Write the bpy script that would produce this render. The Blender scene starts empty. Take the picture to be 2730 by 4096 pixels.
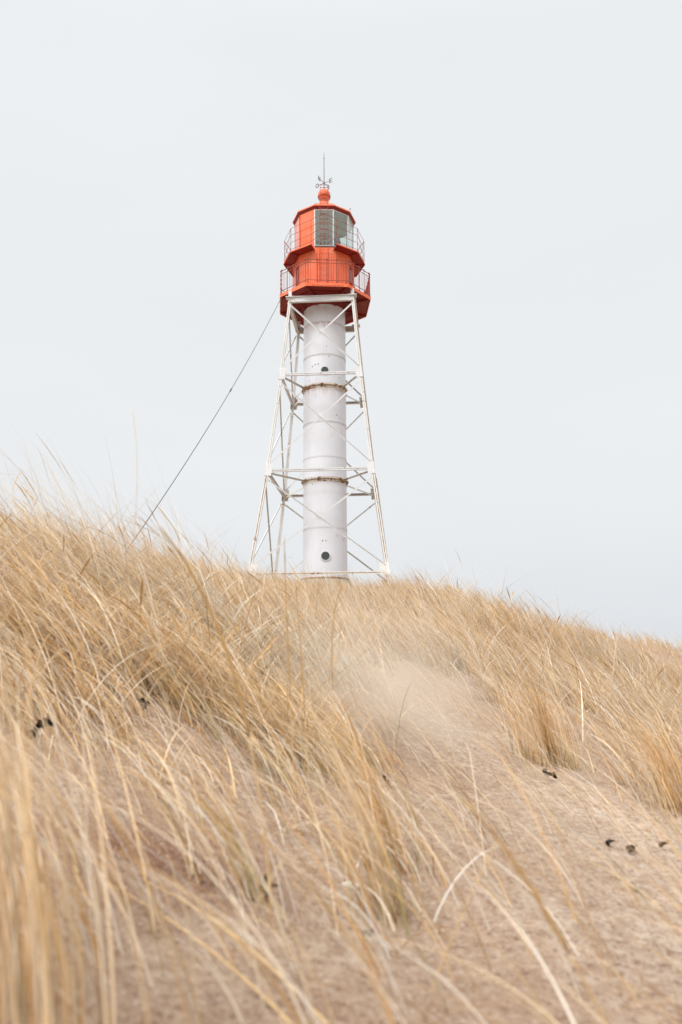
import bpy, bmesh, math, random
import numpy as np
from mathutils import Vector, Matrix
random.seed(7)
rng = np.random.default_rng(11)
C = bpy.context.scene.collection
scene = bpy.context.scene
R = math.radians

# ---------------------------------------------------------------- materials
def new_mat(name):
    m = bpy.data.materials.new(name); m.use_nodes = True
    nt = m.node_tree
    for n in list(nt.nodes): nt.nodes.remove(n)
    out = nt.nodes.new('ShaderNodeOutputMaterial')
    return m, nt, out

def N(nt, t, **kw):
    n = nt.nodes.new(t)
    for k, v in kw.items():
        if k in n.inputs: n.inputs[k].default_value = v
        else: setattr(n, k, v)
    return n

def ramp(nt, fac, stops):
    r = nt.nodes.new('ShaderNodeValToRGB')
    while len(r.color_ramp.elements) < len(stops): r.color_ramp.elements.new(0.5)
    for e, (p, c) in zip(r.color_ramp.elements, stops):
        e.position = p; e.color = (*c, 1) if len(c) == 3 else c
    nt.links.new(fac, r.inputs[0])
    return r.outputs[0]

def mixc(nt, fac, a, b, mode='MIX'):
    m = nt.nodes.new('ShaderNodeMix'); m.data_type = 'RGBA'; m.blend_type = mode
    for s, v in ((m.inputs[0], fac), (m.inputs[6], a), (m.inputs[7], b)):
        if isinstance(v, bpy.types.NodeSocket): nt.links.new(v, s)
        elif isinstance(v, (int, float)): s.default_value = v
        else: s.default_value = (*v, 1)
    return m.outputs[2]

def noise(nt, scale, detail=4, rough=.6, vec=None, mapscale=None):
    n = N(nt, 'ShaderNodeTexNoise', Scale=scale, Detail=detail, Roughness=rough)
    if vec is None:
        tc = nt.nodes.new('ShaderNodeTexCoord'); vec = tc.outputs['Object']
    if mapscale:
        mp = nt.nodes.new('ShaderNodeMapping'); mp.inputs['Scale'].default_value = mapscale
        nt.links.new(vec, mp.inputs['Vector']); vec = mp.outputs[0]
    nt.links.new(vec, n.inputs['Vector'])
    return n.outputs['Fac']

def math_(nt, op, a, b=None, c=None, clamp=False):
    m = nt.nodes.new('ShaderNodeMath'); m.operation = op; m.use_clamp = clamp
    for s, v in zip(m.inputs, (a, b, c)):
        if v is None: continue
        if isinstance(v, bpy.types.NodeSocket): nt.links.new(v, s)
        else: s.default_value = v
    return m.outputs[0]

def finish(nt, out, color, rough=.5, bump=None, bump_strength=.2, bump_dist=.01, spec=.4, metallic=0):
    p = N(nt, 'ShaderNodeBsdfPrincipled')
    if isinstance(color, bpy.types.NodeSocket): nt.links.new(color, p.inputs['Base Color'])
    else: p.inputs['Base Color'].default_value = (*color, 1)
    if isinstance(rough, bpy.types.NodeSocket): nt.links.new(rough, p.inputs['Roughness'])
    else: p.inputs['Roughness'].default_value = rough
    p.inputs['Specular IOR Level'].default_value = spec*.7
    p.inputs['Metallic'].default_value = metallic
    if bump is not None:
        b = N(nt, 'ShaderNodeBump', Strength=bump_strength, Distance=bump_dist)
        nt.links.new(bump, b.inputs['Height']); nt.links.new(b.outputs[0], p.inputs['Normal'])
    nt.links.new(p.outputs[0], out.inputs[0])
    return p

RUST_D = (.055, .022, .012); RUST_L = (.33, .12, .035)

def paint_mat(name, base, dirt, rust_amt, rough=.5, seed=0.0, rscale=3.0, var=.12):
    m, nt, out = new_mat(name)
    tc = nt.nodes.new('ShaderNodeTexCoord')
    mp = nt.nodes.new('ShaderNodeMapping'); mp.inputs['Location'].default_value = (seed, seed*1.7, seed*.6)
    nt.links.new(tc.outputs['Object'], mp.inputs[0]); v = mp.outputs[0]
    f1 = noise(nt, 1.3, 5, .6, v)
    col = mixc(nt, ramp(nt, f1, [(.35, (0,0,0)), (.75, (1,1,1))]), base, dirt)
    st = noise(nt, 2.5, 4, .6, v, (4, 4, .35))
    dk = tuple(c*(1-var*1.6) for c in base)
    col = mixc(nt, ramp(nt, st, [(.55, (0,0,0)), (.8, (.7,.7,.7))]), col, dk)
    rn = noise(nt, rscale, 7, .68, v)
    rf = ramp(nt, rn, [(rust_amt, (0,0,0)), (rust_amt+.035, (1,1,1))])
    rc = mixc(nt, noise(nt, 14, 3, .6, v), RUST_D, RUST_L)
    col = mixc(nt, rf, col, rc)
    bn = noise(nt, 40, 3, .6, v)
    finish(nt, out, col, rough, bn, .08, .004)
    return m

M = {}
M['white'] = paint_mat('white_paint', (.63,.64,.66), (.56,.56,.545), .67, .45, 1.0, 2.2)
M['white_worn'] = paint_mat('worn_white_paint', (.66,.66,.64), (.55,.54,.50), .605, .55, 4.0, 3.2)
M['rusty'] = paint_mat('rust_flaked_paint', (.42,.36,.28), (.25,.15,.08), .47, .8, 2.0, 6.0)
M['red'] = paint_mat('orange_red_paint', (.82,.155,.056), (.76,.235,.14), .685, .5, 3.0, 5.0, .2)
M['red_reflection'] = paint_mat('red_paint_with_reflection', (.76,.30,.24), (.76,.38,.32), .74, .5, 5.0, 5.0, .1)  # pale tone is reflected light put into the red panel's colour
M['red_deep'] = paint_mat('deep_shaded_red_paint', (.25,.024,.018), (.17,.022,.016), .66, .55, 6.0, 5.0, .2)  # undersides' shade put into this red; brackets, frames and posts share it
M['red_line'] = paint_mat('dull_red_iron_paint', (.36,.055,.03), (.24,.04,.025), .62, .5, 7.0, 6.0, .1)
M['gray_in'] = paint_mat('grey_interior_paint', (.74,.78,.75), (.66,.70,.67), .9, .5, 8.0, 3.0, .05)
M['white_rusty'] = paint_mat('rust_stained_white_paint', (.66,.62,.56), (.48,.38,.28), .52, .65, 12.0, 3.6)
M['collar'] = paint_mat('rust_eaten_white_paint', (.64,.60,.53), (.46,.36,.25), .515, .7, 15.0, 5.0)
M['grime'] = paint_mat('grimy_rivet_paint', (.36,.33,.29), (.22,.18,.14), .6, .7, 16.0, 5.0)
M['dark_in'] = paint_mat('dark_gap', (.045,.03,.024), (.03,.022,.02), .9, .8, 9.0, 3.0, .05)
M['concrete'] = paint_mat('concrete', (.40,.37,.33), (.30,.27,.23), .9, .85, 9.5, 3.0, .12)

def tube_material():
    m, nt, out = new_mat('white_tower_paint')
    tc = nt.nodes.new('ShaderNodeTexCoord'); v = tc.outputs['Object']
    f1 = noise(nt, .7, 5, .6, v)
    col = mixc(nt, ramp(nt, f1, [(.35,(0,0,0)),(.8,(1,1,1))]), (.67,.685,.735), (.61,.62,.65))
    st = noise(nt, 3, 4, .6, v, (3,3,.25))
    col = mixc(nt, ramp(nt, st, [(.52,(0,0,0)),(.85,(.5,.5,.5))]), col, (.54,.53,.52))
    sep = nt.nodes.new('ShaderNodeSeparateXYZ'); nt.links.new(v, sep.inputs[0]); z = sep.outputs[2]
    # rust streaks running down from the collars, the top seam and the flange
    streak = noise(nt, 4.2, 5, .65, v, (2.6,2.6,.28))
    fine = noise(nt, 22, 4, .7, v, (1,1,.5))
    tot = None
    for zc, ln, st_amt in ((9.43,1.1,.9),(12.53,.9,.75),(13.35,.9,.35),(5.0,.45,.55),(.48,.3,.9),(9.20,.22,.7)):
        d = math_(nt, 'SUBTRACT', zc, z)
        up = math_(nt, 'GREATER_THAN', d, 0.0)
        a = math_(nt, 'DIVIDE', d, ln)
        a = math_(nt, 'SUBTRACT', 1.0, a, clamp=True)
        a = math_(nt, 'MULTIPLY', a, up)
        a = math_(nt, 'MULTIPLY', a, a)
        a = math_(nt, 'MULTIPLY', a, st_amt)
        tot = a if tot is None else math_(nt, 'MAXIMUM', tot, a)
    s = math_(nt, 'ADD', math_(nt, 'MULTIPLY', streak, .75), math_(nt, 'MULTIPLY', fine, .35))
    s = math_(nt, 'ADD', s, math_(nt, 'MULTIPLY', tot, .32))
    fac = ramp(nt, s, [(.70,(0,0,0)),(.90,(.85,.85,.85))])
    fac = math_(nt, 'MULTIPLY', fac, math_(nt, 'GREATER_THAN', tot, .001))
    col = mixc(nt, fac, col, (.42,.19,.075))
    spots = noise(nt, 9, 6, .7, v)
    col = mixc(nt, ramp(nt, spots, [(.735,(0,0,0)),(.75,(1,1,1))]), col, (.12,.06,.035))
    finish(nt, out, col, .45, noise(nt, 3, 3, .5, v), .06, .02)
    return m
M['tube'] = tube_material()

def glass_material():
    m, nt, out = new_mat('lantern_glass')
    t = N(nt, 'ShaderNodeBsdfTransparent'); t.inputs[0].default_value = (.91,.95,.935,1)
    g = N(nt, 'ShaderNodeBsdfGlossy', Roughness=.03); g.inputs[0].default_value = (1,1,1,1)
    lw = nt.nodes.new('ShaderNodeLayerWeight'); lw.inputs[0].default_value = .5
    mx = nt.nodes.new('ShaderNodeMixShader')
    f = math_(nt, 'ADD', math_(nt, 'MULTIPLY', math_(nt, 'POWER', lw.outputs['Facing'], 4.0), .7), .045, clamp=True)
    nt.links.new(f, mx.inputs[0]); nt.links.new(t.outputs[0], mx.inputs[1]); nt.links.new(g.outputs[0], mx.inputs[2])
    nt.links.new(mx.outputs[0], out.inputs[0])
    return m
M['glass'] = glass_material()
def simple(name, col, rough, metallic=0, spec=.5):
    m, nt, out = new_mat(name)
    n = noise(nt, 8, 4, .6)
    c = mixc(nt, n, tuple(x*.8 for x in col), tuple(min(1,x*1.2) for x in col))
    finish(nt, out, c, rough, spec=spec, metallic=metallic)
    return m
M['pane_dark'] = simple('dark_porthole_glass', (.035,.045,.045), .12, 0, .7)
M['iron'] = simple('dark_iron', (.11,.035,.025), .6)
M['rail'] = simple('dull_rail_iron', (.22,.075,.055), .6)
M['cable'] = simple('steel_wire', (.10,.10,.10), .5, .3)
M['lens'] = simple('lens_white', (.75,.78,.77), .2)
M['lamp_grey'] = simple('lamp_grey', (.22,.23,.23), .4)
M['weed'] = simple('dried_black_weed', (.010,.008,.007), .9, 0, .1)
M['weed_brown'] = simple('dried_brown_weed', (.07,.03,.015), .7)
M['shell'] = simple('pale_shell', (.55,.52,.47), .5)

def sand_material():
    m, nt, out = new_mat('dune_sand')
    tc = nt.nodes.new('ShaderNodeTexCoord'); v = tc.outputs['Object']
    big = noise(nt, .8, 4, .6, v)
    col = mixc(nt, ramp(nt, big, [(.36,(0,0,0)),(.66,(1,1,1))]), (.375,.262,.182), (.48,.372,.278))
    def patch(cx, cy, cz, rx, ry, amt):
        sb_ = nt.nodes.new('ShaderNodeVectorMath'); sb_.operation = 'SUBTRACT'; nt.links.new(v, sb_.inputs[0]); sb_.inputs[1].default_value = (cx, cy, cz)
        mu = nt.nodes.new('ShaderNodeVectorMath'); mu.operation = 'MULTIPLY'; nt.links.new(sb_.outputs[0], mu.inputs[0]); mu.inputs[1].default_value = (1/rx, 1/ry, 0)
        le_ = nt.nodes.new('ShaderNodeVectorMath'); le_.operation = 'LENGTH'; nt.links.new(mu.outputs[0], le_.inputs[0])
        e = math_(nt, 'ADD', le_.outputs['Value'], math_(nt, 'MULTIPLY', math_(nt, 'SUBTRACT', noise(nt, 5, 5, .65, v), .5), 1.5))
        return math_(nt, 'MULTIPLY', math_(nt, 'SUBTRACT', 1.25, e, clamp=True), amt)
    col = mixc(nt, patch(-.58, 2.62, 0, .46, .48, 1.0), col, (.17,.075,.045))     # darker red brown patch of sand
    col = mixc(nt, patch(1.55, 4.3, 0, .75, 1.1, .6), col, (.60,.50,.41))          # dry wind polished sand
    col = mixc(nt, patch(1.05, 2.5, 0, .55, .8, .5), col, (.60,.50,.41))
    col = mixc(nt, patch(.85, 6.6, 0, .5, 1.2, .8), col, (.58,.47,.37))
    mid = noise(nt, 15, 5, .7, v)
    col = mixc(nt, ramp(nt, mid, [(.38,(.75,.75,.75)),(.60,(0,0,0))]), col, (.27,.17,.108))
    gr = noise(nt, 42, 6, .8, v)
    col = mixc(nt, ramp(nt, gr, [(.36,(1,1,1)),(.50,(0,0,0))]), col, (.15,.075,.048))
    gl = noise(nt, 90, 3, .7, v)
    col = mixc(nt, ramp(nt, gl, [(.56,(0,0,0)),(.70,(1,1,1))]), col, (.62,.53,.45))
    h = math_(nt, 'ADD', math_(nt, 'MULTIPLY', gr, .5), mid)
    finish(nt, out, col, .9, h, .55, .03, spec=.15)
    return m
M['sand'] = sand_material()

def grass_material():
    m, nt, out = new_mat('dry_marram')
    at = nt.nodes.new('ShaderNodeAttribute'); at.attribute_name = 'tint'
    d = N(nt, 'ShaderNodeBsdfPrincipled', Roughness=.55); d.inputs['Specular IOR Level'].default_value = .25
    t = N(nt, 'ShaderNodeBsdfTranslucent')
    nt.links.new(at.outputs['Color'], d.inputs['Base Color']); nt.links.new(at.outputs['Color'], t.inputs[0])
    mx = nt.nodes.new('ShaderNodeMixShader'); mx.inputs[0].default_value = .2
    nt.links.new(d.outputs[0], mx.inputs[1]); nt.links.new(t.outputs[0], mx.inputs[2])
    nt.links.new(mx.outputs[0], out.inputs[0])
    return m
M['grass'] = grass_material()

def sea_material():
    m, nt, out = new_mat('grey_sea')
    finish(nt, out, (.35,.40,.42), .25, noise(nt, .5, 4, .6), .3, .3, spec=.6)
    return m
M['sea'] = sea_material()

# ---------------------------------------------------------------- mesh builder
class MB:
    def __init__(s): s.v = []; s.f = []; s.smooth = False; s.mi = []; s.cur = 0
    def add(s, vs, fs):
        o = len(s.v); s.v += [tuple(p) for p in vs]
        for f in fs: s.f.append([i+o for i in f]); s.mi.append(s.cur)
    def frame(s, p0, p1, hint):
        d = (Vector(p1)-Vector(p0)).normalized(); h = Vector(hint)
        u = (h - d*h.dot(d))
        if u.length < 1e-4: u = d.orthogonal()
        u.normalize(); w = d.cross(u)
        return d, u, w
    def extrude(s, prof, p0, p1, hint):           # prof in (u, w); u follows hint
        d, u, w = s.frame(p0, p1, hint); n = len(prof)
        P0, P1 = Vector(p0), Vector(p1)
        vs = [P0+u*a+w*b for a, b in prof]+[P1+u*a+w*b for a, b in prof]
        fs = [(i, (i+1) % n, n+(i+1) % n, n+i) for i in range(n)]
        fs += [tuple(reversed(range(n))), tuple(range(n, 2*n))]
        s.add(vs, fs)
    def bar(s, p0, p1, a, b, hint=(0,0,1), off=(0,0)):
        x, y = off
        s.extrude([(x-a/2,y-b/2),(x+a/2,y-b/2),(x+a/2,y+b/2),(x-a/2,y+b/2)], p0, p1, hint)
    def angle(s, p0, p1, a, t, hint, flip=1):
        s.extrude([(0,0),(0,flip*a),(-t,flip*a),(-t,flip*t),(-a,flip*t),(-a,0)], p0, p1, hint)
    def tube(s, pts, r, n=6, closed=False):
        pts = [Vector(p) for p in pts]; L = len(pts); rings = []
        rr = r if isinstance(r, (list, tuple)) else [r]*L
        pu = None
        for i, p in enumerate(pts):
            if closed: d = pts[(i+1) % L]-pts[i-1]
            else: d = pts[min(i+1, L-1)]-pts[max(i-1, 0)]
            d.normalize()
            u = pu - d*pu.dot(d) if pu is not None else d.orthogonal()
            u.normalize(); pu = u; w = d.cross(u)
            rings.append([p+(u*math.cos(2*math.pi*k/n)+w*math.sin(2*math.pi*k/n))*rr[i] for k in range(n)])
        vs = [q for r_ in rings for q in r_]; fs = []
        for i in range(L if closed else L-1):
            a, b = i*n, ((i+1) % L)*n
            fs += [(a+k, a+(k+1) % n, b+(k+1) % n, b+k) for k in range(n)]
        if not closed: fs += [tuple(reversed(range(n))), tuple(range((L-1)*n, L*n))]
        s.add(vs, fs)
    def lathe(s, prof, n, cx, cy, rot=0.0, a0=0, a1=None, close=True):
        # prof list of (radius, z); rot = angle of the first vertex, measured from the camera side towards the right
        vs = []; L = len(prof)
        for r, z in prof:
            for k in range(n):
                a = rot+2*math.pi*k/n
                vs.append((cx+r*math.sin(a), cy-r*math.cos(a), z))
        fs = []
        for i in range(L-1):
            for k in range(n):
                fs.append((i*n+k, i*n+(k+1) % n, (i+1)*n+(k+1) % n, (i+1)*n+k))
        s.add(vs, fs)
    def sphere(s, c, r, n=8, m=5, sq=(1,1,1)):
        vs = [(c[0], c[1], c[2]-r*sq[2])]; 
        for i in range(1, m):
            t = math.pi*i/m
            for k in range(n):
                a = 2*math.pi*k/n
                vs.append((c[0]+r*sq[0]*math.sin(t)*math.cos(a), c[1]+r*sq[1]*math.sin(t)*math.sin(a), c[2]-r*sq[2]*math.cos(t)))
        vs.append((c[0], c[1], c[2]+r*sq[2])); fs = []
        for k in range(n): fs.append((0, 1+(k+1) % n, 1+k))
        for i in range(m-2):
            for k in range(n):
                a = 1+i*n+k; b = 1+i*n+(k+1) % n
                fs.append((a, b, b+n, a+n))
        e = len(vs)-1
        for k in range(n): fs.append((e, 1+(m-2)*n+k, 1+(m-2)*n+(k+1) % n))
        s.add(vs, fs)
    def plate(s, poly, t, nrm):                    # polygon of 3D points extruded by t along nrm
        nv = Vector(nrm).normalized()*t; n = len(poly)
        vs = [Vector(p) for p in poly]+[Vector(p)+nv for p in poly]
        fs = [tuple(reversed(range(n))), tuple(range(n, 2*n))]+[(i, (i+1) % n, n+(i+1) % n, n+i) for i in range(n)]
        s.add(vs, fs)
    def build(s, name, mats, parent=None, origin=(0,0,0), smooth=False, autosmooth=None):
        me = bpy.data.meshes.new(name)
        o = Vector(origin)
        me.from_pydata([tuple(Vector(p)-o) for p in s.v], [], s.f)
        if not isinstance(mats, (list, tuple)): mats = [mats]
        for m in mats: me.materials.append(m)
        if len(mats) > 1: me.polygons.foreach_set('material_index', s.mi)
        bm = bmesh.new(); bm.from_mesh(me); bmesh.ops.recalc_face_normals(bm, faces=bm.faces); bm.to_mesh(me); bm.free()
        if smooth:
            me.polygons.foreach_set('use_smooth', [True]*len(me.polygons))
            if autosmooth: me.set_sharp_from_angle(angle=R(autosmooth))
        ob = bpy.data.objects.new(name, me); C.objects.link(ob)
        if parent is not None: ob.parent = parent
        else: ob.location = o
        return ob

def tag(o, label=None, cat=None, group=None, kind=None):
    if label: o['label'] = label
    if cat: o['category'] = cat
    if group: o['group'] = group
    if kind: o['kind'] = kind
    return o

# ================================================================ LIGHTHOUSE
TX, TY, TZ = -.733, 34.977, 3.2
ORG = (TX, TY, TZ)
R10, R8, R4 = R(.854), R(4.6), R(3.85)
light = bpy.data.objects.new('lighthouse', None); C.objects.link(light); light.location = ORG
light.empty_display_size = 2
tag(light, 'white tube lighthouse with orange red lantern inside a white steel frame on the dune', 'lighthouse')
def P(mb, name, mat, parent=None, smooth=False, autosmooth=None, label=None):
    o = mb.build(name, mat, parent or light, ORG, smooth, autosmooth)
    if label: o['label'] = label
    return o
def pol(r, a, z): return Vector((TX+r*math.sin(a), TY-r*math.cos(a), z))

# ---- tube: riveted plate courses, each a hair larger than the one above
tube = MB()
seams = [16.75, 15.72, 14.106, 12.60, 10.853, 9.191, 8.16, 5.924, 3.60]
prof = []
for i in range(len(seams)-1):
    r = 1.0+.006*(i % 2)
    prof += [(r, seams[i]), (r, seams[i+1])]
tube.lathe(prof, 72, TX, TY)
# rivet rows
def rivet_row(mb, z, r, n=64):
    for k in range(n):
        a = 2*math.pi*(k+.5*(int(z*40) % 2))/n
        c = pol(r, a, z); o = Vector((math.sin(a), -math.cos(a), 0)); t = Vector((math.cos(a), math.sin(a), 0)); s_ = .014
        up = Vector((0,0,1))
        mb.add([c+o*.012, c+t*s_, c+up*s_, c-t*s_, c-up*s_], [(0,1,2),(0,2,3),(0,3,4),(0,4,1)])
tb = P(tube, 'tube', M['tube'], smooth=True, autosmooth=30)
rv = MB()
for z in seams[1:8]:
    if z in (12.60, 8.16):
        for dz in (-.16, -.23): rivet_row(rv, z+dz, 1.006)
    else:
        for dz in (-.045, .045): rivet_row(rv, z+dz, 1.006)
for z in (7.557, 12.47-.03): 
    for dz in (-.045, .045): rivet_row(rv, z+dz, 1.006)
P(rv, 'rivets', M['grime'], tb)
for z in seams[1:8]:
    if z in (12.60, 8.16): continue
    sm = MB(); sm.lathe([(1.0,z-.006),(1.009,z-.006),(1.009,z+.006),(1.0,z+.006)], 72, TX, TY); P(sm, 'plate_seam', M['grime'], tb)
def chip(a, z, s):
    c = pol(1.009, a, z); t = Vector((math.cos(a), math.sin(a), 0)); up = Vector((0,0,1)); o = Vector((math.sin(a), -math.cos(a), 0))
    n = 7; pts = [c+t*s*math.cos(q)*random.uniform(.6,1.1)+up*s*1.1*math.sin(q)*random.uniform(.6,1.1) for q in [2*math.pi*k/n for k in range(n)]]
    ch = MB(); ch.plate(pts, .004, o); P(ch, 'paint_chip', M['dark_in'], tb)
for a, z, s in ((.22,14.0,.03),(-.58,13.55,.03),(-.42,13.62,.032),(-.27,13.63,.026),(-.66,13.27,.026),(-.9,13.17,.024),(.12,14.5,.022),
                (.60,11.2,.03),(-.13,11.08,.025),(-.56,7.95,.035),(.75,11.1,.018),(-.09,5.33,.03),(.05,5.33,.026),(.58,5.57,.022),
                (.9,5.45,.022),(1.0,5.4,.022),(1.05,5.52,.018),(-.75,12.9,.02),(.75,13.05,.02),(.4,10.2,.016),(-.5,10.3,.016)):
    chip(a, z, s)
# portholes
def porthole(a, z, r):
    c = pol(1.0, a, z); o = Vector((math.sin(a), -math.cos(a), 0)); t = Vector((math.cos(a), math.sin(a), 0)); up = Vector((0,0,1))
    ring = MB(); n = 28
    prof2 = [(r*.92, .02), (r*.95, .045), (r*1.10, .045), (r*1.12, -.06)]
    vs = []
    for rr, dd in prof2:
        for k in range(n):
            q = 2*math.pi*k/n; vs.append(c+o*dd+t*rr*math.cos(q)+up*rr*math.sin(q))
    fs = [(i*n+k, i*n+(k+1) % n, (i+1)*n+(k+1) % n, (i+1)*n+k) for i in range(3) for k in range(n)]
    ring.add(vs, fs)
    f = P(ring, 'porthole', M['white_worn'], tb)
    g = MB(); g.plate([c+o*.024+t*r*.96*math.cos(2*math.pi*k/n)+up*r*.96*math.sin(2*math.pi*k/n) for k in range(n)], .004, o)
    P(g, 'porthole_pane', M['pane_dark'], tb)
porthole(.03, 13.30, .18); porthole(.035, 4.648, .20)
# collars and base flange
for z, mt in ((12.64,'collar'),(8.20,'collar'),(3.70,'rusty')):
    c = MB(); c.lathe([(1.0,z-.035),(1.07,z-.035),(1.095,z-.022),(1.10,z),(1.095,z+.028),(1.0,z+.04)], 72, TX, TY)
    c.lathe([(1.0,z-.15),(1.02,z-.15),(1.02,z-.062),(1.0,z-.062)], 72, TX, TY)
    for k in range(40):
        a = 2*math.pi*k/40; p = pol(1.045, a, z-.055); c.sphere(p, .02, 5, 3)
    co = P(c, 'collar', M[mt], smooth=True, autosmooth=40)
    if z > 5:
        rb = MB(); rb.lathe([(1.0,z+.046),(1.08,z+.036),(1.05,z+.052),(1.0,z+.056)], 64, TX, TY); P(rb, 'rust_band', M['rusty'], co)
pl = MB(); pl.lathe([(0,3.645),(1.12,3.645),(1.25,3.4),(1.3,2.4)], 48, TX, TY)
P(pl, 'plinth', M['concrete'])

# ---- frame
LEV = [(16.60,1.445),(12.744,1.778),(8.176,2.26),(3.621,2.86),(3.05,2.935)]
ASP = 1.144
def corner(sx, sy, z):
    for (z0,s0),(z1,s1) in zip(LEV, LEV[1:]):
        if z >= z1 or z1 == LEV[-1][0]:
            q = (z0-z)/(z0-z1); s = s0+(s1-s0)*q; break
    x, y = sx*s, sy*s*ASP
    return Vector((TX+x*math.cos(R4)+y*math.sin(R4), TY-x*math.sin(R4)+y*math.cos(R4), z))
ex = Vector((math.cos(R4), -math.sin(R4), 0)); ey = Vector((math.sin(R4), math.cos(R4), 0))
SIGN = [(-1,-1),(1,-1),(1,1),(-1,1)]
for sx, sy in SIGN:
    lg = MB()
    for (z0,_),(z1,_) in zip(LEV, LEV[1:]):
        a, b = corner(sx,sy,z0), corner(sx,sy,z1)
        # two back to back angles with an open slot between them
        lg.bar(a, b, .12, .060, ey*sy, (.01, -.036)); lg.bar(a, b, .12, .060, ey*sy, (.01, .036))
    L = P(lg, 'leg', M['white_worn'])
    gp = MB()
    for (z0,_),(z1,_) in zip(LEV, LEV[1:]):
        gp.bar(corner(sx,sy,z0), corner(sx,sy,z1), .085 if z0 > 9 else .121, .03 if z0 > 4 else .016, ey*sy, (.012,0))
    P(gp, 'leg_packing', M['rusty'], L)
    ft = MB(); c = corner(sx,sy,3.05); ft.lathe([(0,3.12),(.34,3.12),(.38,3.08),(.42,2.2)], 4, c.x, c.y, R(45)-R4)
    P(ft, 'footing', M['concrete'], L)
    # stub post carrying the gallery
    st = MB(); c = corner(sx,sy,16.6); st.bar(c+Vector((0,0,.06)), c+Vector((0,0,.385)), .15, .15, ex)
    st.bar(c+Vector((0,0,.03)), c+Vector((0,0,.06)), .40, .34, ex)
    P(st, 'stub_post', M['white'], L)

FACES = [(0,1),(1,2),(2,3),(3,0)]
def face_normal(i, j):
    m = (Vector((SIGN[i][0]+SIGN[j][0], SIGN[i][1]+SIGN[j][1])))/2
    return (ex*m.x+ey*m.y).normalized()
# top I-beams
for i, j in FACES:
    n = face_normal(i, j); b = MB()
    p, q = corner(*SIGN[i],16.52)+n*.06, corner(*SIGN[j],16.52)+n*.06
    d = (q-p).normalized(); p = p-d*.02; q = q+d*.02
    up = Vector((0,0,1))
    if n.y < -.5: zo = 0
    b.bar(p, q, .26, .016, up); b.bar(p, q, .022, .15, up, (.13,0)); b.bar(p, q, .022, .15, up, (-.13,0))
    P(b, 'top_beam', M['white'] if n.y < -.5 else M['white_worn'])
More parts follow.
